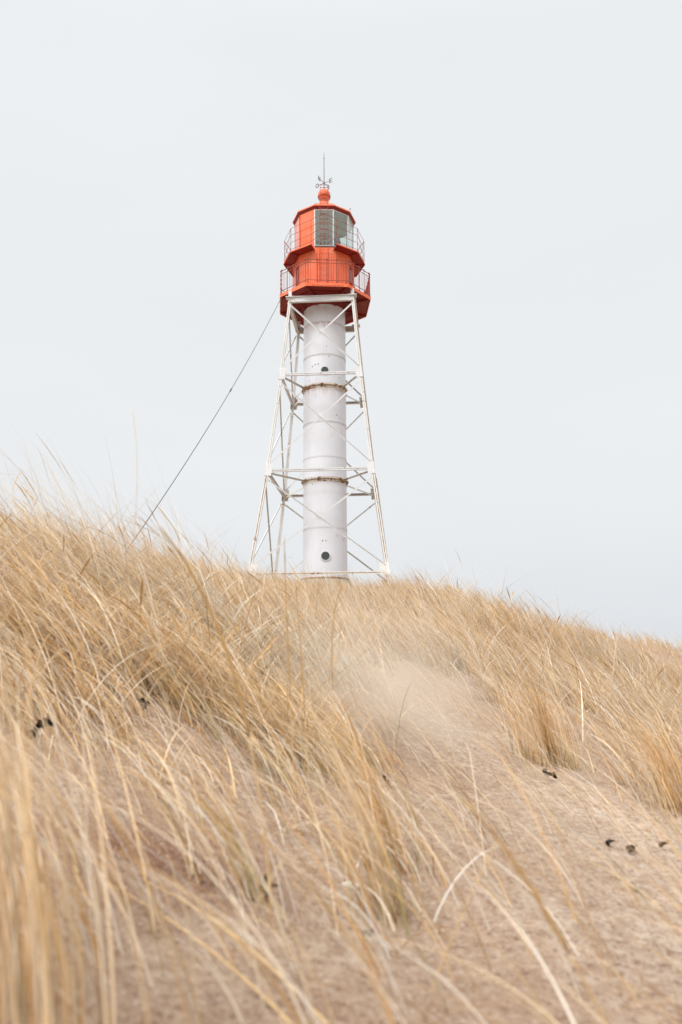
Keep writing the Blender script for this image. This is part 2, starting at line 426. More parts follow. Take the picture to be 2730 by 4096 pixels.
# gussets + bracing per face and panel
def gusset(i, j, z, h, w, up=.55):
    """plate at corner i lying in the face i-j"""
    n = face_normal(i, j)
    c0, c1 = corner(*SIGN[i], z+h*up), corner(*SIGN[i], z-h*(1-up))
    d = (corner(*SIGN[j], z)-corner(*SIGN[i], z)).normalized()
    g = MB(); off = n*.082
    g.plate([c0-d*.10+off, c0+d*w+off, c1+d*w*1.0+off, c1-d*.10+off], .012, n)
    for (fa, fb) in ((.2,.2),(.2,.5),(.2,.8),(.8,.2),(.8,.8)):
        p = c0+(c1-c0)*fb+d*(w*fa)+off+n*.016
        g.sphere(p, .017, 5, 3)
    return g
zl = [16.52, 12.744, 8.176, 3.621]
for fi, (i, j) in enumerate(FACES):
    n = face_normal(i, j); front = n.y < -.5
    mw = M['white'] if front else M['white_worn']
    for k in range(3):
        zt, zb = zl[k], zl[k+1]
        top_d = .20 if k == 0 else .33
        for (a, b, o) in ((i, j, .09), (j, i, .072)):
            p0, p1 = corner(*SIGN[a], zt-top_d)+n*o, corner(*SIGN[b], zb+.30)+n*o
            e = (p1-p0).normalized()
            br = MB(); br.angle(p0+e*.12, p1-e*.05, .070, .012, (0,0,1), .6 if o > .08 else .9)
            P(br, 'brace', mw)
        # crossing plate
        pa0, pa1 = corner(*SIGN[i], zt-top_d), corner(*SIGN[j], zb+.30)
        pb0, pb1 = corner(*SIGN[j], zt-top_d), corner(*SIGN[i], zb+.30)
        wt = (pa0-pb0).length; wb = (pa1-pb1).length; q = wt/(wt+wb)
        X = pa0+(pa1-pa0)*q; d = (corner(*SIGN[j], zb)-corner(*SIGN[i], zb)).normalized(); u = Vector((0,0,1))
        g = MB(); w_, h_ = (.14,.14)
        g.plate([X-d*w_+u*h_*.9+n*.064, X+d*w_+u*h_+n*.064, X+d*w_-u*h_+n*.064, X-d*w_*.9-u*h_+n*.064], .008, n)
        P(g, 'crossing_plate', mw)
    for z in zl[1:3]:
        for (a, b) in ((i, j), (j, i)):
            P(gusset(a, b, z, .54, .21), 'gusset', M['white'] if front else M['white_rusty'] if (SIGN[a][1] > 0 and abs(n.y) > .5) else M['white_worn'])
        # twin angle strut with a thin open joint
        p, q = corner(*SIGN[i], z), corner(*SIGN[j], z); e = (q-p).normalized(); p = p+e*.14+n*.07; q = q-e*.14+n*.07
        s_ = MB(); s_.bar(p, q, .055, .012, (0,0,1), (.036,0)); s_.bar(p, q, .055, .012, (0,0,1), (-.036,0))
        s_.bar(p-n*.05, q-n*.05, .012, .09, (0,0,1), (.058,0)); s_.bar(p-n*.05, q-n*.05, .012, .09, (0,0,1), (-.058,0))
        st = P(s_, 'strut', mw)
        s2 = MB(); s2.bar(p-n*.02, q-n*.02, .02, .012, (0,0,1))
        for t in (.12,.3,.5,.7,.88): s2.sphere(p+(q-p)*t+n*.004, .026, 6, 4)
        P(s2, 'strut_packing', M['rusty'], st)
    # base strut and base gussets
    z = 3.621
    for (a, b) in ((i, j), (j, i)): P(gusset(a, b, z, .5, .3, .8), 'gusset', M['white_worn'])
    p, q = corner(*SIGN[i], z)+n*.05, corner(*SIGN[j], z)+n*.05
    s_ = MB(); s_.bar(p, q, .06, .02, (0,0,1), (.035,0)); s_.bar(p, q, .06, .02, (0,0,1), (-.035,0)); s_.bar(p-n*.04, q-n*.04, .014, .09, (0,0,1), (.06,0))
    st = P(s_, 'strut', M['white_worn'])
    s2 = MB(); s2.bar(p, q, .022, .03, (0,0,1))
    for t in (.02,.25,.5,.75,.98): s2.sphere(p+(q-p)*t-n*-.01, .035, 6, 4)
    P(s2, 'strut_packing', M['rusty'], st)
# horizontal ties from every corner to the collars
for z, zc in ((12.744,12.66),(8.176,8.22)):
    for (sx, sy) in SIGN:
        c = corner(sx, sy, z-.06); v = Vector((c.x-TX, c.y-TY, 0)); rad = v.length; v.normalize()
        e = Vector((TX, TY, zc))+(ex*sx*.88+ey*sy*.47)*1.04
        t = MB(); t.angle(c-v*.1, e, .075, .012, (0,0,1), sx*sy); P(t, 'tie', M['white_worn'])
        lug = MB(); q = Vector((TX, TY, zc))+(ex*sx*.80+ey*sy*.60)*1.06
        lug.bar(q-Vector((0,0,.02)), q+Vector((0,0,.03)), .34, .16, ex*sx*.6-ey*sy*.8)
        P(lug, 'collar_lug', M['white_rusty'])

# ---- red head under the gallery
cone = MB(); cone.lathe([(1.0,16.60),(1.02,16.62),(1.03,16.72),(1.12,16.9),(1.15,16.93)], 48, TX, TY)
P(cone, 'tube_head', M['red_deep'], smooth=True, autosmooth=40)
# lower gallery (irregular octagon)
HA = [R(a)+R8 for a in (-24.2, 24.2, 66.6, 113.4, 155.8, 204.2, 246.6, 293.4)]
def octp(r, z, k): 
    rr = r*(1.012 if k in (0,1,4,5) else 1.0)
    return pol(rr, HA[k % 8], z)
gd = MB()
ro, zt_, zb_ = 2.335, 17.08, 16.915
n = 8
gd.add([octp(ro,zt_,k) for k in range(8)]+[octp(ro,zb_,k) for k in range(8)]+[octp(ro-.02,zb_,k) for k in range(8)]+[octp(ro-.02,zb_+.10,k) for k in range(8)]+[octp(1.1,zb_+.10,k) for k in range(8)]+[octp(1.1,zt_,k) for k in range(8)],
       [(a*8+k, a*8+(k+1) % 8, ((a+1) % 6)*8+(k+1) % 8, ((a+1) % 6)*8+k) for a in range(6) for k in range(8)])
for k in range(8):
    for t in (.03,.09,.13,.87,.91,.97):
        gd.sphere(octp(ro+.004,17.0,k)+(octp(ro+.004,17.0,k+1)-octp(ro+.004,17.0,k))*t, .022, 5, 3)
gal = P(gd, 'gallery_deck', M['red'])
un = MB()
un.add([octp(ro-.025,16.99,k) for k in range(8)]+[octp(1.0,16.99,k) for k in range(8)], [(k,(k+1)%8,8+(k+1)%8,8+k) for k in range(8)])
un2 = MB(); un2.plate([octp(ro-.025,16.985,k) for k in range(8)], .02, (0,0,1))
P(un2, 'deck_underside', M['red_deep'], gal)
for k in range(8):                                   # curved radial brackets under the deck
    a = HA[k]; b = MB(); pts = []
    for q in range(7):
        t = q/6*math.pi/2
        pts.append((2.2-(1-math.cos(t))*1.13 if False else 1.03+1.12*(1-math.cos(t)), 16.55+.36*math.sin(t)))
    u = Vector((math.sin(a), -math.cos(a), 0))
    for (r0,z0),(r1,z1) in zip(pts, pts[1:]):
        b.bar(Vector((TX,TY,z0))+u*r0, Vector((TX,TY,z1))+u*r1, .05, .07, (0,0,1))
    b.bar(Vector((TX,TY,16.96))+u*1.03, Vector((TX,TY,16.96))+u*2.28, .045, .07, (0,0,1))
    P(b, 'bracket', M['red_deep'], gal)
rim = MB()
for k in range(8): rim.bar(octp(1.7,16.955,k), octp(1.7,16.955,k+1), .05, .06, (0,0,1))
P(rim, 'deck_joist', M['red_deep'], gal)
# fascia joint plate
fp = MB()
a, b = octp(ro+.012,17.0,0), octp(ro+.012,17.0,1)
fp.bar(a+(b-a)*.14, a+(b-a)*.86, .11, .012, (0,0,1), (.02,0))
P(fp, 'fascia_plate', M['red'], gal)
# lower railing
rl = MB(); rr_ = 2.31
for k in range(8):
    for z, w in ((18.235,.026),(18.085,.020),(17.22,.024)):
        rl.bar(octp(rr_,z,k), octp(rr_,z,k+1), w, w, (0,0,1))
rail = P(rl, 'lower_railing', M['rail'])
for k in range(8):
    a, b = octp(rr_,17.08,k), octp(rr_,17.08,k+1); e = b-a
    front_k = k in (0,)
    for t in (.04,.27,.5,.73,.96):
        p = a+e*t; po = MB(); po.tube([p, p+Vector((0,0,1.17))], .016, 6); po.sphere(p+Vector((0,0,1.19)), .038, 7, 5)
        po.bar(p+Vector((0,0,.002)), p+Vector((0,0,.03)), .08, .08, e)
        P(po, 'rail_post', M['red_line'] , rail)
    if k in (0,1,2,6,7):
        for q in range(1, 15):
            t = .04+.92*q/15
            p = a+e*t
            if min(abs(t-w) for w in (.04,.27,.5,.73,.96)) < .02: continue
            ba = MB(); ba.bar(p+Vector((0,0,.14)), p+Vector((0,0,1.01)), .010, .010, e)
            P(ba, 'baluster', M['red_line'], rail)
    else:
        ba = MB()
        for q in range(1, 15):
            t = .04+.92*q/15; p = a+e*t; ba.bar(p+Vector((0,0,.14)), p+Vector((0,0,1.01)), .010, .010, e)
        bo = P(ba, 'baluster', M['red_line'], rail); bo['kind'] = 'stuff'
sb = MB(); sb.tube([octp(2.15,17.09,2)+Vector((-.15,.1,0)), octp(rr_,18.2,2)+Vector((.0,.12,-.05))], .03, 6); P(sb, 'rail_stay', M['red_deep'], rail)

# drum: ten sided, vertical boards
def dec(r, z, k): return pol(r, R(-18+36*k)+R10, z)
RD = 1.452
dr = MB()
for k in range(10):
    a0, a1 = dec(RD,0,k), dec(RD,0,k+1); a0.z = a1.z = 0
    nb = 8; nrm = ((a0+a1)/2-Vector((TX,TY,0))).normalized(); e = (a1-a0)
    for q in range(nb):
        p, s = a0+e*(q/nb), a0+e*((q+1)/nb)
        g = e.normalized()*.006
        dr.bar((p+s)/2+Vector((0,0,17.085)), (p+s)/2+Vector((0,0,19.16)), .03, (s-p).length-.012, nrm)
    
drum = P(dr, 'drum', M['red'])
db = MB(); db.lathe([(RD-.02,17.08),(RD-.02,19.17)], 10, TX, TY, R(-18)+R10); P(db, 'drum_core', M['red_deep'], drum)
# front panel strips, rivet lines
fs_ = MB()
for k in (0,1):
    p = dec(RD+.004,0,k); nrm = (p-Vector((TX,TY,0))).normalized()
    for off in (-.055,.055):
        t = Vector((-nrm.y, nrm.x, 0))*off
        fs_.bar(p+t+Vector((0,0,17.1)), p+t+Vector((0,0,19.15)), .03, .10, nrm)
        for q in range(14):
            fs_.sphere(p+t+nrm*.02+Vector((0,0,17.2+q*.145)), .014, 5, 3)
P(fs_, 'corner_strip', M['red'], drum)
tp = MB(); a, b = dec(RD+.012,19.06,0), dec(RD+.012,19.06,1); tp.bar(a, b, .16, .02, (0,0,1)); P(tp, 'head_plate', M['red'], drum)
for k in (-2, 2):                                   # narrow side windows, open casement on the right
    a0, a1 = dec(RD+.018,0,k), dec(RD+.018,0,k+1); nrm = ((a0+a1)/2-Vector((TX,TY,0))); nrm.z = 0; nrm.normalize()
    e = a1-a0; t = .30 if k > 0 else .70
    c = a0+e*t; c.z = 18.25; c += nrm*.01; tt = e.normalized()
    w = MB()
    for sx in (-.16,.16): w.bar(c+tt*sx+Vector((0,0,-.42)), c+tt*sx+Vector((0,0,.42)), .04, .05, nrm)
    for sz in (-.42,.42): w.bar(c-tt*.185+Vector((0,0,sz)), c+tt*.185+Vector((0,0,sz)), .05, .04, (0,0,1))
    wo = P(w, 'drum_window', M['red_deep'], drum)
    g = MB(); g.plate([c+tt*.14+Vector((0,0,-.39)), c+tt*.14+Vector((0,0,.39)), c-tt*.14+Vector((0,0,.39)), c-tt*.14+Vector((0,0,-.39))], .004, nrm)
    P(g, 'drum_pane', M['pane_dark'], drum)

# upper gallery deck, with the front bay left open for the ladder
ud = MB(); RU = 1.98
for k in range(1, 10):
    poly = [dec(1.40,19.165,k), dec(RU,19.165,k), dec(RU,19.165,k+1), dec(1.40,19.165,k+1)]
    ud.plate(poly, .045, (0,0,1))
    ud.bar(dec(RU,19.175,k), dec(RU,19.175,k+1), .075, .02, (0,0,1))
up_deck = P(ud, 'upper_deck', M['red_deep'])
ue = MB()
for k in range(1, 10): ue.bar(dec(RU+.016,19.178,k), dec(RU+.016,19.178,k+1), .06, .012, (0,0,1))
P(ue, 'deck_edge', M['red'], up_deck)
for k in (1, 0):
    b = MB(); b.bar(dec(1.42,19.14,k), dec(RU,19.14,k), .07, .03, (0,0,1)); 
    P(b, 'deck_bearer', M['red_deep'], up_deck)
for k in range(2, 10):
    b = MB(); b.bar(dec(1.42,19.145,k), dec(RU-.03,19.145,k), .04, .03, (0,0,1)); P(b, 'deck_bearer', M['red_deep'], up_deck)
# upper railing with a bowed front bay
ur = MB(); RR = 1.955
rails_z = [20.42, 20.06, 19.68, 19.32]
fr_n = Vector((math.sin(R10), -math.cos(R10), 0))
for z in rails_z:
    for k in range(1, 10):
        ur.tube([dec(RR,z,k), dec(RR,z,k+1)], .0095, 5)
    a, b = dec(RR,z,0), dec(RR,z,1); pts = []
    for q in range(13):
        t = q/12; pts.append(a+(b-a)*t+fr_n*(.42*math.sin(math.pi*t)**.8))
    ur.tube(pts, .0095, 5)
urail = P(ur, 'upper_railing', M['red_line'])
for k in range(0, 10):
    po = MB(); p = dec(RR,19.19,k+1); po.tube([p, p+Vector((0,0,1.24))], .012, 5); P(po, 'rail_post', M['red_line'], urail)
m_ = (dec(RR,0,0)+dec(RR,0,1))/2+fr_n*.42; po = MB(); po.tube([Vector((m_.x,m_.y,19.1)), Vector((m_.x,m_.y,20.42))], .012, 5); P(po, 'rail_post', M['red_line'], urail)
for k in (2,3,7,8,4,6):
    xb = MB(); xb.tube([dec(RR,19.22,k), dec(RR,20.4,k+1)], .008, 4); xb.tube([dec(RR,20.4,k), dec(RR,19.22,k+1)], .008, 4)
    P(xb, 'rail_cross', M['red_line'], urail)

# lantern
RL = 1.40
sill = MB(); sill.lathe([(RL+.03,19.17),(RL+.03,19.36),(RL-.06,19.36),(RL-.06,19.17)], 10, TX, TY, R(-18)+R10)
lan = P(sill, 'lantern', M['red'])
grm = MB()
for k in (0,1,2): grm.bar(dec(RL+.036,19.345,k), dec(RL+.036,19.345,k+1), .05, .014, (0,0,1))
P(grm, 'sill_grime', M['dark_in'], lan)
GLASS = (0,1,2,3,4)
ZB, ZT = 19.37, 21.27
mul = MB()
for k in range(0, 6):
    nrm = (dec(1,0,k)-Vector((TX,TY,0))).normalized()
    mul.bar(dec(RL,ZB,k), dec(RL+.03,ZT,k), .06, .05, nrm)
for k in GLASS:
    mul.bar(dec(RL,ZB+.02,k), dec(RL,ZB+.02,k+1), .035, .05, (0,0,1)); mul.bar(dec(RL+.03,ZT-.02,k), dec(RL+.03,ZT-.02,k+1), .035, .05, (0,0,1))
P(mul, 'mullions', M['white'], lan)
for k in GLASS:
    a0, a1, b1, b0 = dec(RL-.005,ZB,k), dec(RL-.005,ZB,k+1), dec(RL+.025,ZT,k+1), dec(RL+.025,ZT,k)
    nrm = (a0+a1)/2-Vector((TX,TY,ZB)); g = MB(); g.plate([a0,a1,b1,b0], .006, nrm)
    P(g, 'pane', M['glass'], lan)
for k in range(5, 10):
    zlo = ZB-.02
    a0, a1, b1, b0 = dec(RL,zlo,k), dec(RL,zlo,k+1), dec(RL+.03,ZT+.02,k+1), dec(RL+.03,ZT+.02,k)
    nrm = ((a0+a1)/2-Vector((TX,TY,zlo))).normalized()
    g = MB(); g.plate([a0,a1,b1,b0], .025, nrm)
    g.cur = 1; g.plate([a0-nrm*.006,a1-nrm*.006,b1-nrm*.006,b0-nrm*.006], .004, -nrm)
    P(g, 'wall_panel', [M['red_reflection'] if k == 8 else M['red'], M['gray_in']], lan, label='red lantern panel with reflected light in its colour' if k == 8 else None)
jn = MB()
for k in (8,9):
    nrm = (dec(1,0,k)-Vector((TX,TY,0))).normalized(); jn.bar(dec(RL+.01,ZB,k), dec(RL+.04,ZT,k), .05, .045, nrm)
P(jn, 'corner_post', M['red_deep'], lan)
# inside: floor, ceiling dome, vent discs, lens and lamp
fl = MB(); fl.plate([dec(RL-.07,19.30,k) for k in range(10)], .02, (0,0,1)); P(fl, 'lantern_floor', M['gray_in'], lan)
ce = MB(); ce.lathe([(RL-.02,21.24),(RL-.1,21.30),(.9,21.5),(.4,21.62),(0,21.65)], 20, TX, TY); P(ce, 'ceiling', M['gray_in'], lan, smooth=True)
for k in range(5, 9):
    a0, a1 = dec(RL-.02,0,k), dec(RL-.02,0,k+1); nrm = -((a0+a1)/2-Vector((TX,TY,0))); nrm.z = 0; nrm.normalize(); tt = (a1-a0).normalized()
    vd = MB()
    for t in (.25,.5,.75):
        c = a0+(a1-a0)*t+nrm*.015; c.z = 21.05
        vd.plate([c+tt*.05*math.cos(q)+Vector((0,0,.05*math.sin(q))) for q in [2*math.pi*w/12 for w in range(12)]], .01, nrm)
    P(vd, 'vent_disc', M['dark_in'], lan)
ped = MB(); ped.lathe([(0,19.33),(.34,19.33),(.34,19.45),(.16,19.55),(.14,19.95),(.42,20.0),(.42,20.05),(0,20.05)], 24, TX, TY); 
P(ped, 'lamp_pedestal', M['lens'], lan, smooth=True, autosmooth=35)
ln_ = MB()
for z in (20.12,20.42): ln_.lathe([(.5,z),(.53,z),(.53,z+.02),(.5,z+.02),(.5,z)], 32, TX, TY)
P(ln_, 'lens_ring', M['lamp_grey'], lan)
lamp = MB(); lamp.lathe([(0,19.98),(.15,20.02),(.2,20.15),(.16,20.3),(.06,20.36),(0,20.42)], 16, TX+.62, TY-.35); P(lamp, 'lamp', M['lamp_grey'], lan, smooth=True)
lp = MB(); lp.lathe([(0,19.33),(.05,19.33),(.05,20.0),(0,20.0)], 8, TX+.62, TY-.35); P(lp, 'lamp_stem', M['lamp_grey'], lan)

# roof
rf = MB()
RE = 1.565; ze = 21.44
rf.lathe([(RL+.03,21.25),(RE-.02,ze-.03),(RE,ze-.03),(RE,ze+.02),(RE-.06,ze+.035),(1.36,21.60),(1.05,21.83),(.7,21.98),(.40,22.06),(.36,22.08)], 10, TX, TY, R(-18)+R10)
roof = P(rf, 'roof', M['red'])
sf = MB(); sf.lathe([(RL+.036,21.252),(RE-.02,ze-.034)], 10, TX, TY, R(-18)+R10); P(sf, 'eave_soffit', M['red_deep'], roof)
rg = MB()
for k in range(10):
    for (r0,z0),(r1,z1) in (((RE-.03,ze+.035),(1.36,21.61)),((1.36,21.61),(1.05,21.84)),((1.05,21.84),(.7,21.99)),((.7,21.99),(.40,22.07))):
        rg.bar(dec(r0,z0,k), dec(r1,z1,k), .03, .03, (0,0,1))
P(rg, 'roof_rib', M['red'], roof)
ven = MB(); ven.lathe([(.37,22.05),(.375,22.16),(.36,22.24),(.31,22.36),(.25,22.42),(.22,22.48),(.235,22.55),(.22,22.56)], 32, TX, TY); P(ven, 'vent_collar', M['red'], roof, smooth=True, autosmooth=40)
ball = MB(); pr = []
for q in range(15):
    t = math.pi*(.11+.89*q/14); pr.append((max(.318*math.sin(t),.0), 22.90-.335*math.cos(t)))
ball.lathe(pr, 32, TX, TY); bl = P(ball, 'vent_ball', M['red'], roof, smooth=True)
hol = MB()
for k in range(18):
    a = 2*math.pi*k/18; c = pol(.297, a, 22.77); o = Vector((math.sin(a),-math.cos(a),-.35)).normalized(); t = Vector((math.cos(a), math.sin(a),0)); u = o.cross(t)
    hol.plate([c+t*.034*math.cos(q)+u*.034*math.sin(q) for q in [2*math.pi*w/10 for w in range(10)]], .012, o)
P(hol, 'vent_holes', M['dark_in'], roof)
# ladder from the drum up over the roof
ld = MB()
def ladder_pt(sx, r, z): return Vector((TX,TY,z))+fr_n*r+Vector((math.cos(R10), math.sin(R10),0))*sx
path = [(1.50,17.3),(1.50,19.2),(1.52,19.6),(1.66,21.36),(1.66,21.52),(1.20,22.0),(.62,22.42),(.42,22.75),(.36,23.22)]
path = [(1.50,17.3),(1.50,19.25),(1.62,21.3),(1.62,21.56),(1.12,22.0),(.60,22.30),(.42,22.62),(.38,23.25)]
for sx in (-.19,.19):
    ld.tube([ladder_pt(sx, r, z) for r, z in path], .0135, 5)
lad = P(ld, 'ladder', M['red_line'])
rgm = MB()
segs = [(path[i], path[i+1]) for i in range(len(path)-1)]
for (r0,z0),(r1,z1) in segs:
    L = math.hypot(r1-r0, z1-z0); m = max(1, int(round(L/.27)))
    for q in range(m):
        t = (q+.5)/m; r, z = r0+(r1-r0)*t, z0+(z1-z0)*t
        one = MB(); one.tube([ladder_pt(-.19,r,z), ladder_pt(.19,r,z)], .013, 5); P(one, 'rung', M['red'] if z < 19.2 else M['rail'], lad)
one = MB(); one.tube([ladder_pt(-.2,.38,23.25), ladder_pt(.2,.38,23.25)], .012, 5); P(one, 'rung', M['iron'], lad)

# weather mast with the compass letters
ms = MB(); ms.tube([(TX,TY,23.15),(TX,TY,23.4),(TX,TY,25.0),(TX,TY,25.33)], [.028,.02,.014,.006], 6); ms.sphere((TX,TY,24.97), .03, 6, 4); ms.sphere((TX,TY,23.60), .045, 6, 4)
ms.tube([(TX,TY,23.2),(TX,TY,23.28)], .05, 6)
vane = P(ms, 'compass_mast', M['iron'])
dE = Vector((.845,-.535,0)); dN = Vector((-.535,-.845,0))
def strokes(ch):
    if ch == 'N': return [((0,0),(0,1),.10),((0,1),(.62,0),.16),((.62,0),(.62,1),.10),((-.12,1),(.1,1),.06),((-.12,0),(.14,0),.06),((.5,1),(.76,1),.06)]
    if ch == 'E': return [((0,0),(0,1),.17),((-.12,0),(.62,0),.07),((-.12,1),(.58,1),.07),((0,.52),(.4,.52),.07),((.58,1),(.58,.76),.07),((.62,0),(.66,.26),.07),((.4,.64),(.4,.40),.06)]
    if ch == 'O': 
        p = [(.36+.36*math.cos(q), .5+.5*math.sin(q)) for q in [2*math.pi*w/16 for w in range(17)]]
        return [(p[i], p[i+1], .08+.08*abs(math.cos(2*math.pi*(i+.5)/16))) for i in range(16)]
    p = [(.56,.80),(.46,.96),(.28,1.0),(.10,.92),(.05,.76),(.14,.62),(.32,.52),(.5,.40),(.58,.24),(.48,.06),(.28,0),(.10,.06),(.0,.24)]
    w = [.06,.07,.08,.10,.13,.16,.17,.16,.12,.09,.08,.06]
    return [(p[i], p[i+1], w[i]) for i in range(12)]+[((.56,1.0),(.56,.74),.05),((0,.28),(0,0),.05)]
for ch, d in (('E',dE),('O',-dE),('N',dN),('S',-dN)):
    L0 = Vector((TX,TY,23.60)); ar = MB(); ar.tube([L0, L0+d*.34], .011, 5)
    arm = P(ar, 'compass_arm', M['iron'], vane)
    lt = MB(); hh = .215
    rd = d if d.x > 0 else -d                         # reading direction as seen from the camera side
    if ch in 'EO' or True:
        x0 = L0+d*.34 if d.x > 0 else L0+d*(.34+.72*hh)
    for (p, q, w) in strokes(ch):
        a = x0+rd*(p[0]*hh)+Vector((0,0,(p[1]-.5)*hh)); b = x0+rd*(q[0]*hh)+Vector((0,0,(q[1]-.5)*hh))
        e = (b-a).normalized()*.006
        lt.bar(a-e, b+e, w*hh, .014, Vector((0,0,1)).cross(rd).cross(b-a))
    P(lt, 'compass_letter', M['iron'], vane)
bd = MB(); p = dec(RE,ze+.02,2); bd.tube([p, p+Vector((0,0,.12))], .008, 4); bd.sphere(p+Vector((0,0,.14)), .03, 6, 4); P(bd, 'eave_finial', M['iron'], roof)

# ---- steel cable from the gallery to the dune
cab = MB()
A = octp(2.30,16.90,7)+Vector((0,0,-.05)); B = Vector((-5.68, 19.7, 2.6)); 
SAG = .42
pts = []
for q in range(41):
    t = q/40; p = A.lerp(B, t); p.z -= 4*SAG*t*(1-t); pts.append(p)
cab.tube(pts, .0135, 6)
o = cab.build('steel_cable', M['cable'], None, tuple(B)); tag(o, 'thin dark steel cable running from the red gallery down into the grass', 'cable')
cab2 = MB(); cl = pts[18]; cab2.tube([pts[17].lerp(pts[18],.8), pts[18].lerp(pts[19],.2)], .03, 6)
cab2.build('cable_clamp', M['cable'], o, tuple(B))

# ================================================================ TERRAIN
CP = np.array([
(-0.6,1.5,-0.61,.15),(-0.82,2.0,-0.58,.2),(-1.09,2.6,-0.5,.22),(-1.36,3.2,-0.37,.42),(-1.63,3.8,-0.19,.8),(-2.02,4.6,0.08,1),(-2.55,5.7,0.53,1),(-0.4,1.6,-0.66,.04),(-0.55,2.15,-0.63,.06),(-0.74,2.85,-0.55,.12),(-0.95,3.6,-0.42,.5),(-1.14,4.3,-0.22,.95),(-1.38,5.1,-0.04,1),(-1.82,6.6,0.56,1),(-0.17,1.75,-0.72,.08),(-0.28,2.8,-0.68,.15),(-0.42,4.2,-0.5,.75),(-0.53,5.2,-0.31,1),(-0.7,6.8,0.03,1),(-0.99,9.5,0.40,1),(-3.2,9,.95,1),(-1.9,14,.72,1),
(0.14,1.9,-0.78,.05),(0.21,2.7,-0.79,.06),(0.31,3.9,-0.77,.12),(0.44,5.4,-0.65,.10),(0.55,6.6,-0.45,.18),(0.72,8.5,-0.18,.3),(0.89,10.5,0.04,.6),(1.29,15.0,0.38,1),(2.18,25.0,1.82,1),
(0.51,2.0,-0.83,.03),(0.74,2.8,-0.83,.02),(1.14,4.2,-0.83,.03),(1.79,6.5,-0.79,.03),(1.25,6.1,-.74,0),(2.0,5.9,-.83,.02),(1.0,5.5,-.73,0),(1.3,7.0,-.67,.05),(2.23,8.0,-0.58,.6),(1.75,8.6,-.42,.9),(1.95,9.8,-.22,1),(3.1,11.0,-0.52,.9),(2.41,20.0,1.40,1),(3.17,18.0,0.95,1),(3.7,16.0,0.56,1),(4.29,15.0,0.22,1),(4.76,14.0,-0.30,1),
(0.75,2.1,-0.87,.04),(1.46,3.9,-0.87,.04),(2.13,5.6,-0.83,.3),(2.77,7.2,-0.79,.6),(3.7,9.5,-0.84,.85),(5.12,13.0,-0.80,1),(5.28,12.3,-0.98,1),(6.6,13,-1.5,1),(7.4,16,-1.1,1),
# tower mound and the flanks outside the frame
(-.7,30,2.47,1),(-.4,22,1.6,1),(-.2,15,.54,1),(-.2,10.5,.06,1),(-.7,35,3.2,1),(-3,35,3.2,1),(3,35,3.15,1),(-.7,39,3.2,1),(-4,22,2.35,1),(-8.2,22,2.6,1),(-8,14,1.9,1),(-7,9,1.25,1),(-5,5,.35,.9),(-3.4,3,-.1,.6),
(-10,30,3.0,1),(-14,20,2.6,1),(5.3,30,1.7,1),(8,30,.6,1),(11,30,-1.0,1),(8,20,-1.2,1),(12,20,-2.4,1),(9,13,-2.1,1),(7,8,-1.0,.8),(5,4,-1.0,.3),(4,1,-1.0,.2),(0,0,-.78,.05),(-3,0,-.6,.2),(0,-4,-.9,.3),(-6,-4,-.6,.4),(6,-4,-1.2,.3),
(14,24,-1.0,1),(16,12,-2.0,1),(16,36,.2,1),(-20,36,2.2,1),(0,50,2.0,1),(-20,8,1.8,1),(0,65,-.5,1),(28,30,-2.5,1),(-32,30,1.0,1)])
def tps_fit(P_, v, lam=.02):
    n = len(P_); d = np.linalg.norm(P_[:,None]-P_[None], axis=2)
    K = np.where(d > 0, d*d*np.log(d+1e-12), 0)+np.eye(n)*lam
    Q = np.hstack([np.ones((n,1)), P_]); A_ = np.block([[K, Q],[Q.T, np.zeros((3,3))]])
    return np.linalg.solve(A_, np.concatenate([v, np.zeros(3)]))
W = tps_fit(CP[:,:2], CP[:,2])
def lattice(x, y, seed):
    h = np.sin(x*127.1+y*311.7+seed*74.7)*43758.5453
    return h-np.floor(h)
def vnoise(x, y, seed=0):
    xi, yi = np.floor(x), np.floor(y); xf, yf = x-xi, y-yi
    u, v = xf*xf*(3-2*xf), yf*yf*(3-2*yf)
    a, b, c, d = lattice(xi,yi,seed), lattice(xi+1,yi,seed), lattice(xi,yi+1,seed), lattice(xi+1,yi+1,seed)
    return (a*(1-u)+b*u)*(1-v)+(c*(1-u)+d*u)*v
def height(x, y):
    x = np.asarray(x, float); y = np.asarray(y, float); shp = x.shape
    q = np.stack([x.ravel(), y.ravel()], 1); out = np.empty(len(q))
    for s in range(0, len(q), 20000):
        b = q[s:s+20000]; d = np.linalg.norm(b[:,None]-CP[None,:,:2], axis=2)
        out[s:s+20000] = (np.where(d > 0, d*d*np.log(d+1e-12), 0))@W[:len(CP)]+W[len(CP)]+b@W[len(CP)+1:]
    out = out.reshape(shp)
    r = np.hypot(x, y-18); f = np.clip((r-34)/40, 0, 1); f = f*f*(3-2*f)
    far = -4.5+.8*(vnoise(x*.03, y*.03, 5)-.5)-np.clip((r-300)/100, 0, 1)*6
    out = np.clip(out, -6, 4)*(1-f)+far*f
    out = out+.05*(vnoise(x*1.1, y*1.1, 1)-.5)+.028*(vnoise(x*3.1, y*3.1, 2)-.5)+.010*(vnoise(x*9, y*9, 3)-.5)
    return out
